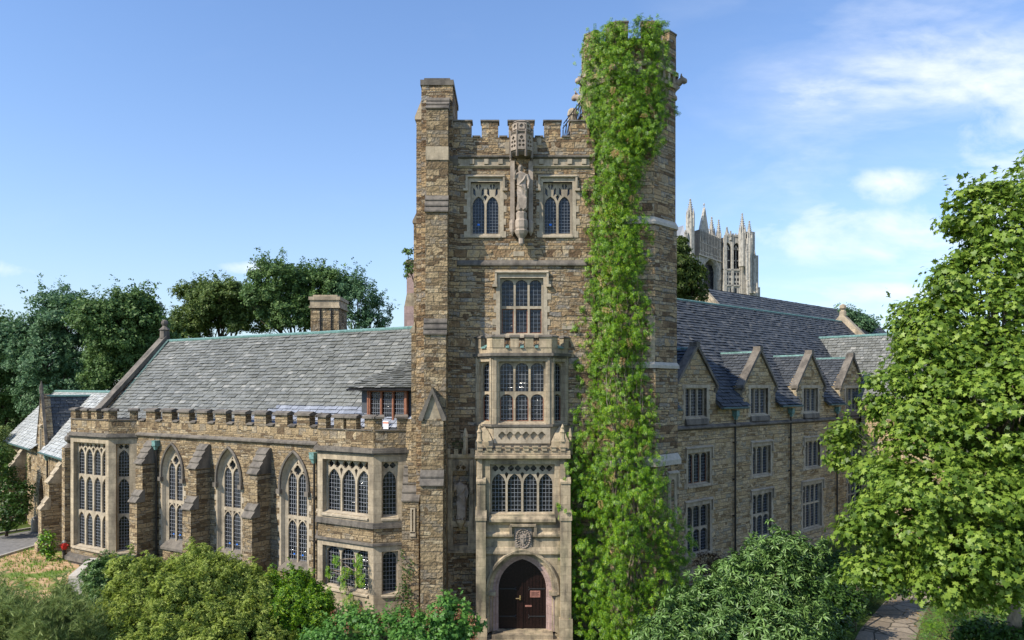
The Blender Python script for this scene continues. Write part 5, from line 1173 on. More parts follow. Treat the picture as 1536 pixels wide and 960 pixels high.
def pinnacle(x, yt, yb, w_, Y=YC - 5, shaft=None):
    mb = MB(); c = (X(x, Y), Y); r = w_ * Y / F / 2; zt_, zb_ = Z(yt, Y), Z(yb, Y)
    if shaft: mb.lathe(c, [(r * 1.05, Z(shaft, Y)), (r, zb_)], 8)
    mb.lathe(c, [(r * .78, zb_), (r * .62, zb_ + (zt_ - zb_) * .3), (r * .06, zt_)], 8)
    for k in range(4):
        a = math.pi / 4 + k * math.pi / 2; p = (c[0] + r * .9 * math.cos(a), c[1] + r * .9 * math.sin(a)); mb.lathe(p, [(r * .25, zb_ - r * 2), (r * .25, zb_ + r * .8), (.02, zb_ + r * 2.4)], 4)
    nlev = 7
    for q in range(nlev):
        t = (q + .6) / nlev; z = zb_ + (zt_ - zb_) * (.2 + .75 * t); rr_ = r * (.75 * (1 - t) + .12)
        for k in range(4): a = math.pi / 4 * 2 * k; mb.box(c[0] + rr_ * math.cos(a) - .14, c[0] + rr_ * math.cos(a) + .14, c[1] + rr_ * math.sin(a) - .14, c[1] + rr_ * math.sin(a) + .14, z - .12, z + .22)
    mb.lathe(c, [(.1, zt_ - .6), (.38, zt_ - .3), (.1, zt_)], 6); build(mb, 'pinnacle', m_cath, ca)
for a in ((1035.4, 297.7, 328, 13, 291, 480), (1067.5, 325, 355, 11, 300, 400), (1078, 329, 355, 8, 298, 420), (1090.4, 340, 357, 7, 298, 360), (1096, 346, 357, 3, 296, 360), (1113.3, 319.6, 350, 10.5, 294, 400), (1124, 331, 358, 9.5, 293, 440), (1131.5, 375, 390, 5.5, 293, 440), (1120.5, 365, 378, 4, 290, 420), (1135.5, 424, 436, 3.5, 292, 450), (1028.5, 345, 352, 4, 289, 420), (1122, 421, 433, 4, 289, 450)): pinnacle(a[0], a[1], a[2], a[3], a[4], a[5])

# ================================================================== GROUND
def sheet(name, pts, z, mat, kind='structure'):
    mb = MB(); i = mb.pts([(x, y, z) for x, y in pts]); mb.f.append(i); return tag(build(mb, name, mat), kind=kind)
sheet('ground', [(-900, -60), (900, -60), (900, 1500), (-900, 1500)], 0, m_ground)
def G(x, y, z=0.0): Y = (CAMZ - z) * F / (y - HOR); return (X(x, Y), Y)
gp = lambda *P: [G(x, y) for x, y in P]
sheet('dirt_patch', gp((0, 905), (0, 835), (75, 812), (110, 832), (135, 880), (120, 960), (30, 960)), .004, m_dirt)
pth = gp((-60, 820), (0, 804), (78, 790), (84, 800), (60, 815), (0, 833), (-60, 852)); sheet('path', pth, .008, m_asph)
mb = MB()
for P in (((-60, 816), (0, 801), (80, 788)), ((-60, 856), (0, 836), (62, 817))):
    for (a, b) in zip(P, P[1:]):
        p, q = np.array(G(*a)), np.array(G(*b)); d = (q - p) / np.linalg.norm(q - p); n = np.array([-d[1], d[0]]) * .1
        mb.loft([(*(p - n), 0), (*(q - n), 0), (*(q + n), 0), (*(p + n), 0)], [(*(p - n), .12), (*(q - n), .12), (*(q + n), .12), (*(p + n), .12)])
tag(build(mb, 'kerb', m_kerb), kind='structure')
sheet('mulch_bed', gp((1330, 885), (1560, 870), (1600, 980), (1370, 985)), .004, m_mulch)
sheet('flagstone_path', gp((1395, 868), (1425, 874), (1400, 895), (1385, 925), (1365, 985), (1270, 985), (1290, 945), (1325, 905), (1350, 885)), .008, m_flag)

# ================================================================== STATUES
def fuse(parts_fn, name, parent, mat, voxel=0.02, smooth=True):
    mb = MB(); parts_fn(mb); o = build(mb, name, mat, parent); m = o.modifiers.new('r', 'REMESH'); m.mode = 'VOXEL'; m.voxel_size = voxel; m.use_smooth_shade = smooth
    dg = bpy.context.evaluated_depsgraph_get(); me = bpy.data.meshes.new_from_object(o.evaluated_get(dg)); o.modifiers.clear(); old = o.data; o.data = me; bpy.data.meshes.remove(old)
    me.polygons.foreach_set('use_smooth', [True] * len(me.polygons)); return o
def figure(base, h, fr, headless=False):
    bu, bo, bz = base
    def fn(mb):
        mb.fr = fr; k = h / 2.0; n = 28; prev = None
        prof = [(0, .20, .17), (.05, .22, .19), (.3, .21, .18), (.7, .20, .17), (1.0, .22, .17), (1.15, .20, .15), (1.3, .20, .14), (1.45, .235, .145), (1.58, .25, .13), (1.64, .16, .10), (1.68, .075, .075), (1.74, .065, .065)]
        for (z, rx, ry) in prof:
            ringp = []
            for i in range(n):
                a = 2 * math.pi * i / n; fold = 1 + (.10 * math.sin(7 * a + z * 2.2) + .05 * math.sin(11 * a - z * 3)) * (1 if z < 1.5 else 0) * (1 - z / 2.2)
                sway = .05 * math.sin(z * 2.4)
                ringp.append((bu + k * (rx * fold * math.cos(a) + sway), bo + k * ry * fold * math.sin(a), bz + k * z))
            r = mb.pts(ringp)
            if prev:
                for i in range(n): mb.f.append([prev[i], prev[(i + 1) % n], r[(i + 1) % n], r[i]])
            else: mb.f.append(r[::-1])
            prev = r
        mb.f.append(prev)
        def P(x, y, z): return (bu + k * x, bo + k * y, bz + k * z)
        def ell(c, r, m=10):
            cc = P(*c); mb.lathe((cc[0], cc[1]), [(max(.004, k * r[0] * math.sin(math.pi * j / m)), cc[2] - k * r[2] * math.cos(math.pi * j / m)) for j in range(m + 1)], 14, 0, 1, r[1] / r[0])
        if not headless:
            sw = .05 * math.sin(4.1)
            ell((sw, .01, 1.85), (.088, .105, .135)); ell((sw, .115, 1.845), (.018, .03, .035)); ell((sw - .035, .085, 1.868), (.016, .02, .012)); ell((sw + .035, .085, 1.868), (.016, .02, .012)); ell((sw, .10, 1.79), (.03, .02, .01))
            ell((sw, .07, 1.755), (.05, .05, .045)); ell((sw, -.035, 1.83), (.115, .10, .155)); ell((sw - .09, .0, 1.84), (.015, .02, .03)); ell((sw + .09, .0, 1.84), (.015, .02, .03))
        # right arm raised, left arm lowered across the robe
        mb.tube([P(-.2, 0, 1.56), P(-.3, .06, 1.36), P(-.27, .15, 1.55), P(-.26, .17, 1.62)], [.075 * k, .065 * k, .045 * k, .03 * k], 8)
        mb.tube([P(.22, 0, 1.56), P(.31, .03, 1.27), P(.29, .13, 1.05), P(.28, .15, 1.0)], [.08 * k, .07 * k, .045 * k, .035 * k], 8)
        for j, f_ in enumerate((.07, .085, .09, .08, .06)):
            mb.tube([P(-.28 + j * .013, .17, 1.62), P(-.285 + j * .014, .18, 1.62 + f_ * .6), P(-.285 + j * .014, .185, 1.62 + f_)], .012 * k, 5); mb.tube([P(.265 + j * .012, .15, 1.0), P(.265 + j * .012, .17, 1.0 - f_ * .6), P(.265 + j * .012, .17, 1.0 - f_)], .012 * k, 5)
        for j in range(7): x = -.19 + j * .06; mb.tube([P(x, .15, .9 - .05 * j), P(x + .04, .2, .5), P(x + .02, .2, .05)], [.018 * k, .028 * k, .022 * k], 5)
        mb.tube([P(-.2, .08, 1.12), P(0, .19, 1.02), P(.2, .14, .8), P(.24, .02, .6)], [.03 * k, .045 * k, .05 * k, .03 * k], 6); mb.tube([P(.2, .05, 1.55), P(.1, .16, 1.3), P(-.1, .17, 1.1)], [.03 * k, .035 * k, .03 * k], 6)
        for sg in (-1, 1): mb.tube([P(sg * .08, .08, .03), P(sg * .09, .24, .02)], [.06 * k, .035 * k], 6)
    return fn
s1 = root('statue', (X(782), 29.7, Z(319)), 'robed standing stone statue under the carved canopy high on the tower', 'statue')
fuse(figure((X(782), .30, Z(319)), Z(250) - Z(319), T), 'figure', s1, m_stat, .018)
s2 = root('statue', (X(691, 29.7), 29.75, Z(779, 29.7)), 'weathered grey stone figure in the low niche left of the doorway', 'statue')
fuse(figure((X(691, 29.7), -.08, Z(779, 29.7)), 1.75, fn, True), 'figure', s2, m_stat, .02)

# ================================================================== small things
hx, hy = G(101, 838); hy -= .3
hyd = root('hydrant', (hx, hy, 0), 'small red hydrant with grey cap standing at the foot of the chapel buttress', 'hydrant')
mb = MB(); mb.tube([(hx, hy, 0), (hx, hy, .7)], .07, 8); mb.lathe((hx, hy), [(.14, 0), (.14, .05), (.08, .07)], 8); build(mb, 'post', m_pipe, hyd)
mb = MB(); mb.lathe((hx, hy), [(.1, .6), (.15, .65), (.15, .95), (.1, 1.0)], 10); mb.tube([(hx - .24, hy, .85), (hx + .24, hy, .85)], .06, 8); mb.tube([(hx, hy, .8), (hx, hy - .22, .8)], .07, 8); build(mb, 'barrel', m_hyd, hyd)
mb = MB(); mb.lathe((hx, hy), [(.12, 1.0), (.12, 1.04), (.07, 1.12), (.02, 1.15)], 10); build(mb, 'cap', m_kerb, hyd)
bx_, by_ = G(54, 797); bo = root('bollard', (bx_, by_, 0), 'short round topped stone bollard beside the chapel doorway', 'bollard'); mb = MB(); mb.lathe((bx_, by_), [(.3, 0), (.3, .75), (.26, .95), (.12, 1.05), (.01, 1.08)], 14); build(mb, 'post', m_kerb, bo, True)
# garden steps with stone kerb and an iron handrail below the left bay
sx, sy = X(108, 35.5), 35.5
gs = root('garden_steps', (sx, sy, 0), 'short flight of stone steps with sloping side slab below the left bay', 'steps')
mb = MB(); 
for k in range(4): mb.box(sx - .2 + .1 * k, sx + 1.5 + .1 * k, sy - .4 * k, sy - .4 * k + .42, 0, .75 - .17 * k)
build(mb, 'treads', m_kerb, gs)
mb = MB(); mb.prism_oz([(sy + 2.0, 1.3), (sy + 2.0, 1.05), (sy + .2, .6), (sy + .2, .85)], sx - .3, sx + .1); mb.box(sx - .3, sx + .1, sy + .2, sy + 2.0, 0, .62); build(mb, 'side_slab', m_white, gs)
hr_ = root('handrail', (X(112, 32), 32, 0), 'thin black iron handrail sloping down among the left shrubs', 'handrail')
mb = MB(); a_, b_ = (X(112, 32), 32), (X(129, 30.5), 30.5); mb.tube([(*a_, Z(897, 32)), (*b_, Z(915, 30.5))], .03, 6); build(mb, 'rail', m_iron, hr_)
for p, z in ((a_, Z(897, 32)), (b_, Z(915, 30.5))): mb = MB(); mb.tube([(*p, 0), (*p, z)], .025, 6); build(mb, 'post', m_iron, hr_)

# ================================================================== PLANTS
def lobe(x, y, Y, rx, rz, ry=None): return ((X(x, Y), Y, Z(y, Y)), (rx * Y / F, ry or rx * Y / F, rz * Y / F))
# climbing vine on the turret
def vine():
    global RNG; RNG = np.random.default_rng(11); vt = root('climbing_vine', (TC[0], TC[1] - 2.1, 0), 'thick bright green vine climbing the whole height of the octagonal turret', 'vine')
    prof = [(26, 888, 985), (45, 878, 1000), (80, 876, 1001), (120, 876, 998), (150, 880, 1003), (190, 891, 998), (215, 894, 985), (240, 890, 964), (300, 889, 958), (350, 884, 968), (390, 882, 965), (450, 880, 975), (500, 868, 978), (540, 860, 975), (580, 862, 970), (620, 856, 985), (660, 858, 985), (700, 850, 1000), (740, 850, 1006), (800, 847, 1022), (850, 846, 1036), (900, 848, 1048), (960, 850, 1052)]
    ys = [p[0] for p in prof]; l_ = [p[1] for p in prof]; r_ = [p[2] for p in prof]
    P, Nn = [], []; r0 = random.Random(4)
    def surf(x, out, z):
        # front distance of the turret at this x; clusters follow the octagon
        Yw = 29.0
        for _ in range(3):
            Xw = X(x, Yw); dx = Xw - TC[0]; d = max(2.0 - max(0, abs(dx) - .8), .9 if z > 8 else 1.3); Yw = TC[1] - d - out
        return (Xw, Yw, z)
    for _ in range(7000):
        y = r0.uniform(34, 955) if r0.random() < .82 else r0.uniform(34, 230); a, b = np.interp(y, ys, l_), np.interp(y, ys, r_); t = r0.random(); ed = (t - .5) * 2
        bulge = .15 + .45 * (1 - ed * ed) * (.6 + .4 * math.sin(y * .05 + 3 * t)) + max(0, (y - 600) / 360) * .8 * (1 - ed * ed) + max(0, min(1, (y - 590) / 120)) * (.9 if t < .45 else .3)
        x = a + 1 + (b - a - 6) * t + r0.gauss(0, 4.5)
        if 80 < y < 115 and 950 < x < 975: continue            # string course shows through
        if 60 < y < 90 and abs(x - 957) < 12 : continue
        gap = math.sin(x * .11 + y * .03) + math.sin(y * .045 - x * .07) + math.sin(x * .05 + y * .013 + 1)
        gap += .8 * math.sin(x * .31 + y * .17) + .8 * math.sin(y * .23 - x * .19)
        if gap < -2.1: continue
        out = bulge * r0.uniform(.3, 1.0) * (.8 + .35 * gap / 2)
        P.append(surf(x, max(.05, out), Z(y, 29.2))); Nn.append((ed * .8, -1, .5))
    P = np.array(P); Nn = np.array(Nn)
    # thin layer against the stone, then hanging clumps that stand out from it
    sel = RNG.random(len(P)) < .55; Q = P[sel]; per = 5
    off = RNG.normal(size=(len(Q), per, 3)) * .13
    pos = (Q[:, None] + off).reshape(-1, 3); nr = (Nn[sel][:, None] + RNG.normal(size=off.shape) * .5).reshape(-1, 3)
    lob = []
    for k in RNG.choice(len(P), 900):
        p = P[k]
        if p[2] > 24.35: continue
        low = max(0, 9 - p[2]) / 9; r = r0.choice((.12, .17, .24, .32, .42)) * (1 + .35 * low); lob.append(((p[0], p[1] - r0.uniform(0, .32 + .5 * low), p[2]), (r, r * .8, r * r0.uniform(.8, 1.7))))
    p2, n2_ = shell_points(lob, 6000, 8, .10, 1.0, .7, -1.0)
    n2_ = n2_ + np.array([-.15, -.5, .1])
    pos = np.concatenate([pos, p2]); nr = np.concatenate([nr, n2_])
    leafmesh('foliage', pos, nr, (.07 + .13 * RNG.random(len(pos)) ** 1.5), 'pinnate', l_vine, vt, up=(0, -.6, -.6))
    # dry tips
    idx = RNG.choice(len(P), 70); leafmesh('dry_sprays', P[idx] + RNG.normal(size=(70, 3)) * .1 + np.array([0, -.35, 0]), Nn[idx], .25 + .12 * RNG.random(70), 'pinnate', l_dry, vt, up=(0, -.5, -.6))
    mb = MB()
    for k in range(14):
        u = TC[0] + r0.uniform(-1.0, .2); pts = []; z = 0
        while z < r0.uniform(10, 22): pts.append((u, TC[1] - 2.12 - r0.uniform(0, .18), z)); u += r0.uniform(-.3, .3); u = min(max(u, TC[0] - 1.2), TC[0] + .25); z += r0.uniform(.7, 1.3)
        if len(pts) > 3: mb.tube(pts, [max(.012, .06 * (1 - i / len(pts))) for i in range(len(pts))], 5)
    build(mb, 'stem', m_barkg, vt, True)
vine()
def wallvine(label, pts, fr, r, n, mat, sz, kind, name='wall_creeper', out=.12):
    global RNG; RNG = np.random.default_rng(len(label)); c0 = fr.w(pts[0][0], out, 0); vt = root(name, tuple(c0), label, 'creeper')
    P = []
    for (u, z, w_, h_, o_) in pts:
        m = int(n * w_ * h_ * 4) + 4; a = RNG.random(m) * 2 * math.pi; q = np.sqrt(RNG.random(m)); 
        for k in range(m): P.append(fr.w(u + w_ * q[k] * math.cos(a[k]), out + o_ + RNG.random() * .14, max(.05, z + h_ * q[k] * math.sin(a[k]))))
    P = np.array(P); Nn = np.tile(fr.O, (len(P), 1)) + np.array([0, 0, .4]) + RNG.normal(size=P.shape) * .4
    leafmesh('foliage', P, Nn, sz * (.7 + .6 * RNG.random(len(P))), kind, mat, vt, up=(0, 0, -1) if kind == 'pinnate' else None)
    mb = MB(fr); p = [(u, out * .5 + o_ * .6, z) for (u, z, w_, h_, o_) in sorted(pts, key=lambda t: t[1])]; mb.tube([(p[0][0], p[0][1], 0)] + p, .022, 5); build(mb, 'stem', m_barkg, vt)
fb, lb = L.sub((1.34, .95), (4.56, .95))
def bu(x): return fb.u_of(x)
wallvine('bright young vine hanging over the lower window of the near bay', [(bu(512), 2.7, .25, .3, .1), (bu(500), 2.2, .3, .25, .1), (bu(543), 2.9, .3, .3, .1), (bu(548), 2.2, .25, .5, .1), (bu(530), 1.2, .35, .35, .15), (bu(540), .7, .6, .6, .2), (bu(520), 1.9, .2, .4, .05), (bu(500), .7, .5, .5, .3), (bu(528), 2.4, .3, .15, .1)], fb, .3, 90, l_vine, .17, 'pinnate')
wallvine('dark ivy creeping up the corner between the bay and the stair block', [(X(600, 29.7), 1.2, .28, .9, 0), (X(608, 29.7), 2.2, .2, .6, 0), (X(598, 29.7), .6, .35, .6, 0), (X(617, 29.7), 2.6, .12, .5, 0), (X(602, 29.7), 3.0, .1, .5, 0), (X(612, 29.7), 1.2, .2, .7, 0)], T, .3, 130, l_grn, .09, 'oval', out=.15)
wallvine('pale creeper draped over the far corner of the chapel', [(cu(22), 3.3, .6, 1.9, 0), (cu(27), 2.0, .5, 1.6, 0), (cu(46), 4.4, .3, .9, 0)], Cc, .3, 40, l_grn, .16, 'oval')
# sprigs behind the left edge of the tower
p_ = root('roof_shrub', (X(612, 36), 36, 14), 'sprigs of leaves growing out behind the left edge of the tower', 'shrub')
ps, nn = shell_points([lobe(612, 378, 36, 7, 6), lobe(614, 398, 36, 6, 10), lobe(613, 412, 36, 5, 7)], 26, 14, .16); leafmesh('foliage', ps, nn, .12 + .06 * RNG.random(len(ps)), 'oval', l_far, p_)
mb = MB(); mb.tube([(X(622, 36), 36, Z(425, 36)), (X(613, 36), 36, Z(400, 36)), (X(612, 36), 36, Z(376, 36))], [.04, .03, .01], 5); build(mb, 'stem', m_bark, p_)
# fern on the little battlement
p_ = root('ledge_fern', (X(688, 29.5), 29.5, Z(671)), 'little fern growing on the ledge above the low niche', 'fern')
ps = np.array([(X(688, 29.5), 29.6, Z(668))]) + RNG.normal(size=(40, 3)) * np.array([.16, .05, .12]); leafmesh('frond', ps, np.tile([0, -1, .8], (40, 1)) + RNG.normal(size=(40, 3)) * .4, .14 + .1 * RNG.random(40), 'feather', l_grn, p_, up=(0, -.2, 1))

# background trees on the left
BT = [
 ('dark leafy tree at the far left edge behind the chapel', [(-20, 560, 60, 75), (15, 520, 45, 40), (-10, 640, 50, 60)], 70, l_far, 'maple_tree'),
 ('broad bluish green tree rising directly above the chapel roof', [(70, 530, 55, 60), (110, 480, 45, 38), (60, 600, 55, 50), (150, 520, 45, 50), (100, 570, 50, 45)], 66, l_far2, 'oak_tree'),
 ('tall dark tree crowding behind the gable end of the hall', [(190, 490, 50, 48), (225, 530, 40, 60), (170, 560, 45, 50), (215, 470, 28, 28)], 62, l_far, 'oak_tree'),
 ('warm green tree with layered top left of the tallest crown', [(300, 470, 42, 36), (345, 455, 50, 30), (330, 440, 40, 20), (370, 480, 40, 32), (285, 500, 35, 28)], 75, l_farw, 'oak_tree'),
 ('tallest round topped tree behind the hall roof left of the chimney', [(430, 430, 38, 36), (465, 440, 48, 38), (440, 480, 50, 34), (500, 450, 34, 38), (410, 455, 32, 30)], 72, l_far, 'oak_tree'),
 ('thin sparse tree standing right of the chimney', [(535, 455, 34, 32), (560, 475, 26, 26), (528, 480, 30, 26)], 70, l_far2, 'ash_tree'),
]
for i, (lab, lb_, Y, m, nm) in enumerate(BT):
    lobes = [((X(x, Y), Y + random.uniform(-2, 2), Z(y, Y)), (rx * Y / F, rx * Y / F, rz * Y / F)) for x, y, rx, rz in lb_]
    mx_ = np.mean([c[0] for c, r in lobes]); sparse = 'sparse' in lab
    tree(nm, (mx_, Y, 0), lobes, lab, 'tree', m, .36 if not sparse else .3, 620 if not sparse else 170, 30 if not sparse else 18, .8 if not sparse else .7, 'tuft', .4, 'trees behind the hall', seed=i, inner=.5, flat=.55, shoots=260 if not sparse else 160, slen=1.5)
tree('magnolia_tree', (X(1010, 56), 56, 0), [lobe(1012, 400, 56, 22, 22), lobe(1028, 420, 56, 22, 24), lobe(1018, 372, 56, 12, 14), lobe(1000, 430, 56, 30, 30), lobe(1040, 440, 56, 12, 10)], 'glossy broad leaved tree peeking out between the turret and the cathedral', 'tree', l_mag, .26, 130, 40, .7, 'rosette', .35, seed=30, flat=.7)
tree('small_tree', (X(1275, 95), 95, 0), [lobe(1268, 482, 95, 20, 14), lobe(1290, 492, 95, 16, 14), lobe(1255, 490, 95, 12, 12)], 'distant tree showing above the far right end of the slate roof', 'tree', l_far2, .45, 90, 26, 1.1, 'tuft', .3, seed=31)
# big maple on the right
YM = 20.0
def ml(x, y, rx, rz, dY=0): Y = YM + dY; return ((X(x, Y), Y, Z(y, Y)), (rx * Y / F, rx * Y / F * .9, rz * Y / F))
tree('maple_tree', (X(1522, 21.5), 21.5, 0), [ml(1495, 349, 66, 84), ml(1560, 314, 84, 80), ml(1476, 384, 40, 40), ml(1426, 454, 40, 34), ml(1480, 540, 90, 70), ml(1471, 434, 70, 62), ml(1520, 470, 110, 85), ml(1426, 500, 75, 60, .5), ml(1391, 560, 66, 52, -.5), ml(1466, 600, 100, 75, -1), ml(1530, 640, 120, 90, -1), ml(1386, 670, 75, 60, -1), ml(1346, 620, 40, 38, -.5), ml(1456, 730, 110, 60, -1.5), ml(1358, 770, 72, 52, -1.5), ml(1318, 800, 52, 40, -1), ml(1530, 770, 120, 70, -1.5), ml(1448, 820, 90, 42, -2), ml(1418, 870, 32, 42, -2), ml(1346, 740, 50, 46, -1), ml(1620, 500, 120, 130), ml(1620, 700, 120, 130), ml(1268, 655, 26, 18, 2), ml(1258, 690, 14, 9, 2), ml(1300, 705, 26, 18, 1), ml(1440, 880, 46, 34, -1.5), ml(1390, 850, 46, 34, -1), ml(1450, 430, 56, 50), ml(1400, 490, 52, 50), ml(1500, 860, 60, 40, -2), ml(1345, 600, 46, 44, -.5), ml(1320, 840, 46, 30, -1), ml(1560, 860, 60, 50, -2.2), ml(1308, 860, 34, 18, -1.5), ml(1371, 500, 40, 40, .5)],
     'large sunlit maple filling the right side with pale green lobed leaves', 'tree', l_maple, .13, 3300, 46, .42, 'maple', .19, shoots=700, slen=.7, barkm=m_barkg, seed=40, inner=.5, bottom=-.75, trunk_top=6.0, flat=.6)
# shrubs
def shrub(name, label, lobes, mat, ls, ncl, per, rc, kind, seed, group=None, bottom=-.2, flat=.8, inner=.6, fk=6, rel=(.25, .45), up=None, shoots=0, slen=.5):
    b = lobes[0][0]; return tree(name, (np.mean([c[0] for c, r in lobes]), np.mean([c[1] for c, r in lobes]), 0), lobes, label, 'shrub', mat, ls, ncl, per, rc, kind, .09, group, crown='foliage', seed=seed, bottom=bottom, flat=flat, inner=inner, fk=fk, rel=rel, up=up, shoots=shoots, slen=slen)
g_ = 'shrubs along the foot of the buildings'
shrub('viburnum', 'big rounded light green shrub in front of the pointed hall windows', [lobe(235, 905, 28, 78, 66), lobe(330, 900, 28, 76, 66), lobe(285, 880, 28.5, 60, 46), lobe(380, 915, 28.3, 58, 62), lobe(195, 930, 27.5, 50, 50), lobe(290, 960, 26.5, 90, 75), lobe(390, 970, 26.5, 70, 65), lobe(220, 970, 26, 70, 50), lobe(330, 1000, 26, 90, 60)], l_bush, .13, 2400, 16, .25, 'rosette', 50, g_, shoots=900, slen=.5)
shrub('viburnum', 'darker shrub at the foot of the left traceried bay', [lobe(165, 880, 31, 42, 38), lobe(150, 925, 30, 40, 40), lobe(200, 870, 32, 30, 26)], l_rho, .13, 400, 18, .24, 'rosette', 51, g_, shoots=200, slen=.5)
shrub('viburnum', 'yellow green shrub between the last pointed window and the near bay', [lobe(450, 905, 27.5, 38, 46), lobe(430, 945, 27, 44, 46), lobe(475, 930, 27, 34, 36), lobe(405, 890, 28, 20, 20)], l_vine, .10, 330, 26, .26, 'rosette', 52, g_, shoots=220, slen=.5)
shrub('rose_bush', 'low flowering bush with reddish heads under the near bay', [lobe(520, 950, 25.5, 50, 34), lobe(580, 945, 25.5, 45, 30), lobe(630, 950, 25, 50, 34), lobe(480, 965, 25, 40, 24)], l_rose, .10, 380, 26, .22, 'maple', 53, g_, shoots=160, slen=.4)
shrub('hydrangea', 'leafy bush with rust coloured flower heads left of the doorway', [lobe(672, 930, 25.3, 34, 26), lobe(695, 945, 25.3, 26, 32), lobe(655, 955, 25, 40, 34)], l_rose, .14, 240, 22, .22, 'maple', 54, g_, shoots=120, slen=.4)
for (nm, P) in (('rose_bush', [(500, 925), (540, 915), (570, 925), (600, 928), (620, 920), (643, 925), (660, 915), (520, 940)]), ('hydrangea', [(652, 912), (686, 925), (708, 935), (707, 925), (640, 945), (690, 915), (712, 955)])):
    ob = [o for o in scene.objects if o.name == nm][0]
    for (x, y) in P:
        Y = 24.3; c = np.array([X(x, Y), Y, Z(y, Y)]); q = c + RNG.normal(size=(26, 3)) * np.array([.05, .05, .11]); leafmesh('flower_head', q, RNG.normal(size=(26, 3)) + np.array([0, -.6, .6]), .05 + .03 * RNG.random(26), 'oval', l_bud, ob)
shrub('rhododendron', 'tall glossy dark leaved rhododendron in front of the right wing', [lobe(1165, 850, 25, 50, 46), lobe(1120, 880, 25, 60, 46), lobe(1180, 890, 25, 50, 46), lobe(1075, 915, 24.5, 62, 46), lobe(1150, 940, 24, 80, 50), lobe(1040, 950, 24, 60, 40), lobe(1210, 940, 24.3, 36, 46), lobe(1000, 965, 23.5, 50, 30)], l_rho, .21, 850, 9, .26, 'rosette', 55, g_, bottom=-.4, shoots=260, slen=.6)
shrub('azalea', 'small reddish leaved bush under the wing window behind the rhododendron', [lobe(1062, 842, 35.5, 22, 18), lobe(1075, 860, 35, 20, 20)], leafm('russet_leaf', [(0.1, (.05, .03, .015)), (.6, (.12, .06, .03)), (1, (.14, .14, .04))]), .10, 70, 24, .22, 'oval', 56, g_)
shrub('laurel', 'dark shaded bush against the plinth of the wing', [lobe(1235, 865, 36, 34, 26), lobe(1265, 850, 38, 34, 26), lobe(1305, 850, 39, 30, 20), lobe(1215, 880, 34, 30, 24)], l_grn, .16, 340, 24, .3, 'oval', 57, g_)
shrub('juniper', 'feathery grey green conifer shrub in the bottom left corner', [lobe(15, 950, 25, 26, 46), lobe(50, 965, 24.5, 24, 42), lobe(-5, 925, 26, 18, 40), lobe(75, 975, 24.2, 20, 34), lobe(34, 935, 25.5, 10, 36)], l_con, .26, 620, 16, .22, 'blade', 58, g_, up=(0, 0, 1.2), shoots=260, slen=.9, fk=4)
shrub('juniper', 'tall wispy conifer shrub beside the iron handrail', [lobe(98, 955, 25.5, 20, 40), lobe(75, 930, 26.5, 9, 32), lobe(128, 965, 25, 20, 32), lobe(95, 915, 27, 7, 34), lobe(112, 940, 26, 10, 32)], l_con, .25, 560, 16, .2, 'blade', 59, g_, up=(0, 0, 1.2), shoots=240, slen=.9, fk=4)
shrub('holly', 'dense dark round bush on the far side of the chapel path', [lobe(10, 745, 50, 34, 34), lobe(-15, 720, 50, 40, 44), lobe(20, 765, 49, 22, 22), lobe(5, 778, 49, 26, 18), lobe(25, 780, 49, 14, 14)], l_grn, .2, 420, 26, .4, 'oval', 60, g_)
shrub('lilac', 'pale grey green bush behind the dark one at the left edge', [lobe(5, 690, 56, 26, 26), lobe(-20, 660, 58, 30, 30), lobe(20, 668, 60, 14, 16)], l_con, .22, 260, 26, .45, 'oval', 61, g_)
shrub('barberry', 'loose yellow green bush between the flagstone path and the maple trunk', [lobe(1425, 925, 26, 26, 22), lobe(1450, 905, 28, 26, 18), lobe(1400, 950, 24.5, 18, 20)], l_vine, .13, 200, 14, .2, 'feather', 64, g_, shoots=120, slen=.4)
shrub('barberry', 'dark bushy plant at the bottom edge in front of the maple trunk', [lobe(1480, 955, 22, 40, 22), lobe(1530, 965, 21.5, 36, 26)], l_grn, .14, 260, 16, .22, 'oval', 65, g_, shoots=120, slen=.4)
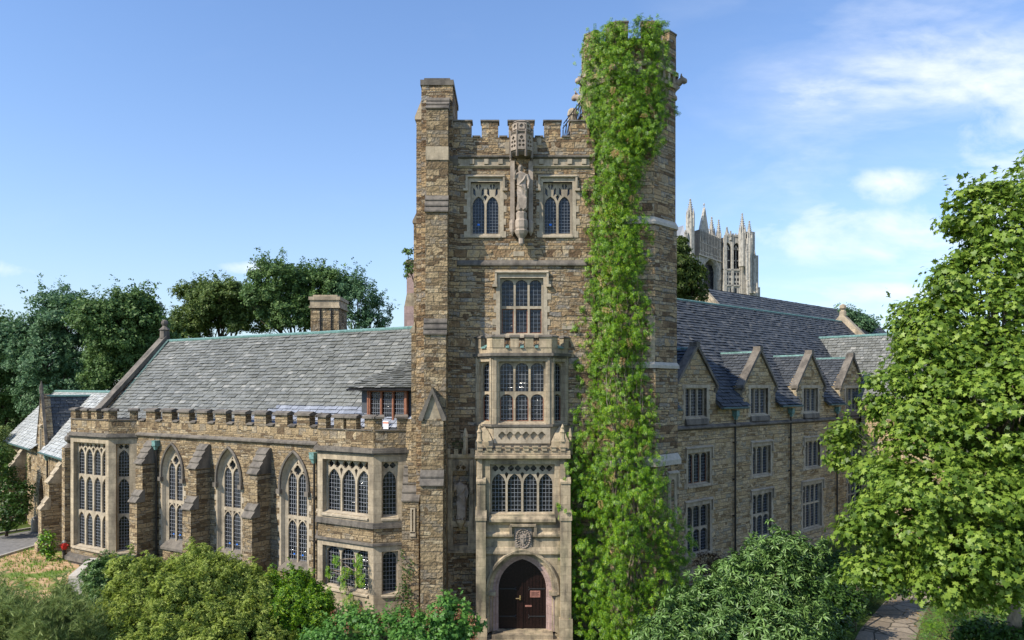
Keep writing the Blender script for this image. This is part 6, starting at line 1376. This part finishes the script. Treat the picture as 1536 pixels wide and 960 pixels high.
shrub('laurel', 'dark green bush between the rhododendron and the flagstone path', [lobe(1255, 905, 29, 34, 30), lobe(1285, 880, 32, 34, 28), lobe(1240, 945, 26.5, 28, 30), lobe(1330, 872, 33, 28, 20)], l_grn, .17, 420, 18, .28, 'oval', 66, g_, shoots=200, slen=.5)
for i, (x, y, s_) in enumerate(((70, 812, 12), (72, 830, 8))): shrub('weed', 'leafy weed at the foot of the chapel buttress' if i == 0 else 'low weed tuft on the bare dirt by the buttress', [lobe(x, y, 42.5, s_, s_ * 1.3)], l_vine, .16, 26, 16, .22, 'oval', 62 + i)
# ground cover
def cover(name, poly, n, sz, mat, kind, z=.05, seed=70, up=True):
    global RNG; RNG = np.random.default_rng(seed); P = np.array([G(x, y) for x, y in poly]); mn, mx_ = P.min(0), P.max(0); out = []
    def inside(p):
        c = False; j = len(P) - 1
        for i in range(len(P)):
            if (P[i, 1] > p[1]) != (P[j, 1] > p[1]) and p[0] < (P[j, 0] - P[i, 0]) * (p[1] - P[i, 1]) / (P[j, 1] - P[i, 1]) + P[i, 0]: c = not c
            j = i
        return c
    while len(out) < n:
        p = mn + (mx_ - mn) * RNG.random(2)
        if inside(p): out.append((p[0], p[1], z * (RNG.random() * 1.6)))
    pos = np.array(out); nr = np.tile([0, -.2, 1.0], (n, 1)) + RNG.normal(size=(n, 3)) * .35
    o = leafmesh(name, pos, nr, sz * (.6 + .8 * RNG.random(n)), kind, mat); tag(o, kind='stuff'); return o
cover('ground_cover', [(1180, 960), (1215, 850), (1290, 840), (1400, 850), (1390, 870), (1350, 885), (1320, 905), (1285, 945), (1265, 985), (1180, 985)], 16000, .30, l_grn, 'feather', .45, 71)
cover('grass', [(0, 900), (0, 838), (80, 815), (110, 850), (130, 900), (40, 985), (0, 985)], 1500, .2, l_vine, 'blade', .0, 72)
cover('undergrowth', [(1372, 985), (1385, 930), (1400, 900), (1440, 890), (1600, 895), (1600, 985)], 5200, .26, l_rose, 'feather', .35, 73)
cover('leaf_litter', [(1340, 900), (1540, 885), (1600, 985), (1390, 985)], 900, .10, l_dry, 'oval', .01, 74)
cover('lawn_grass', [(-60, 800), (-60, 690), (20, 690), (60, 780), (0, 800)], 3000, .35, l_vine, 'blade', .0, 75)
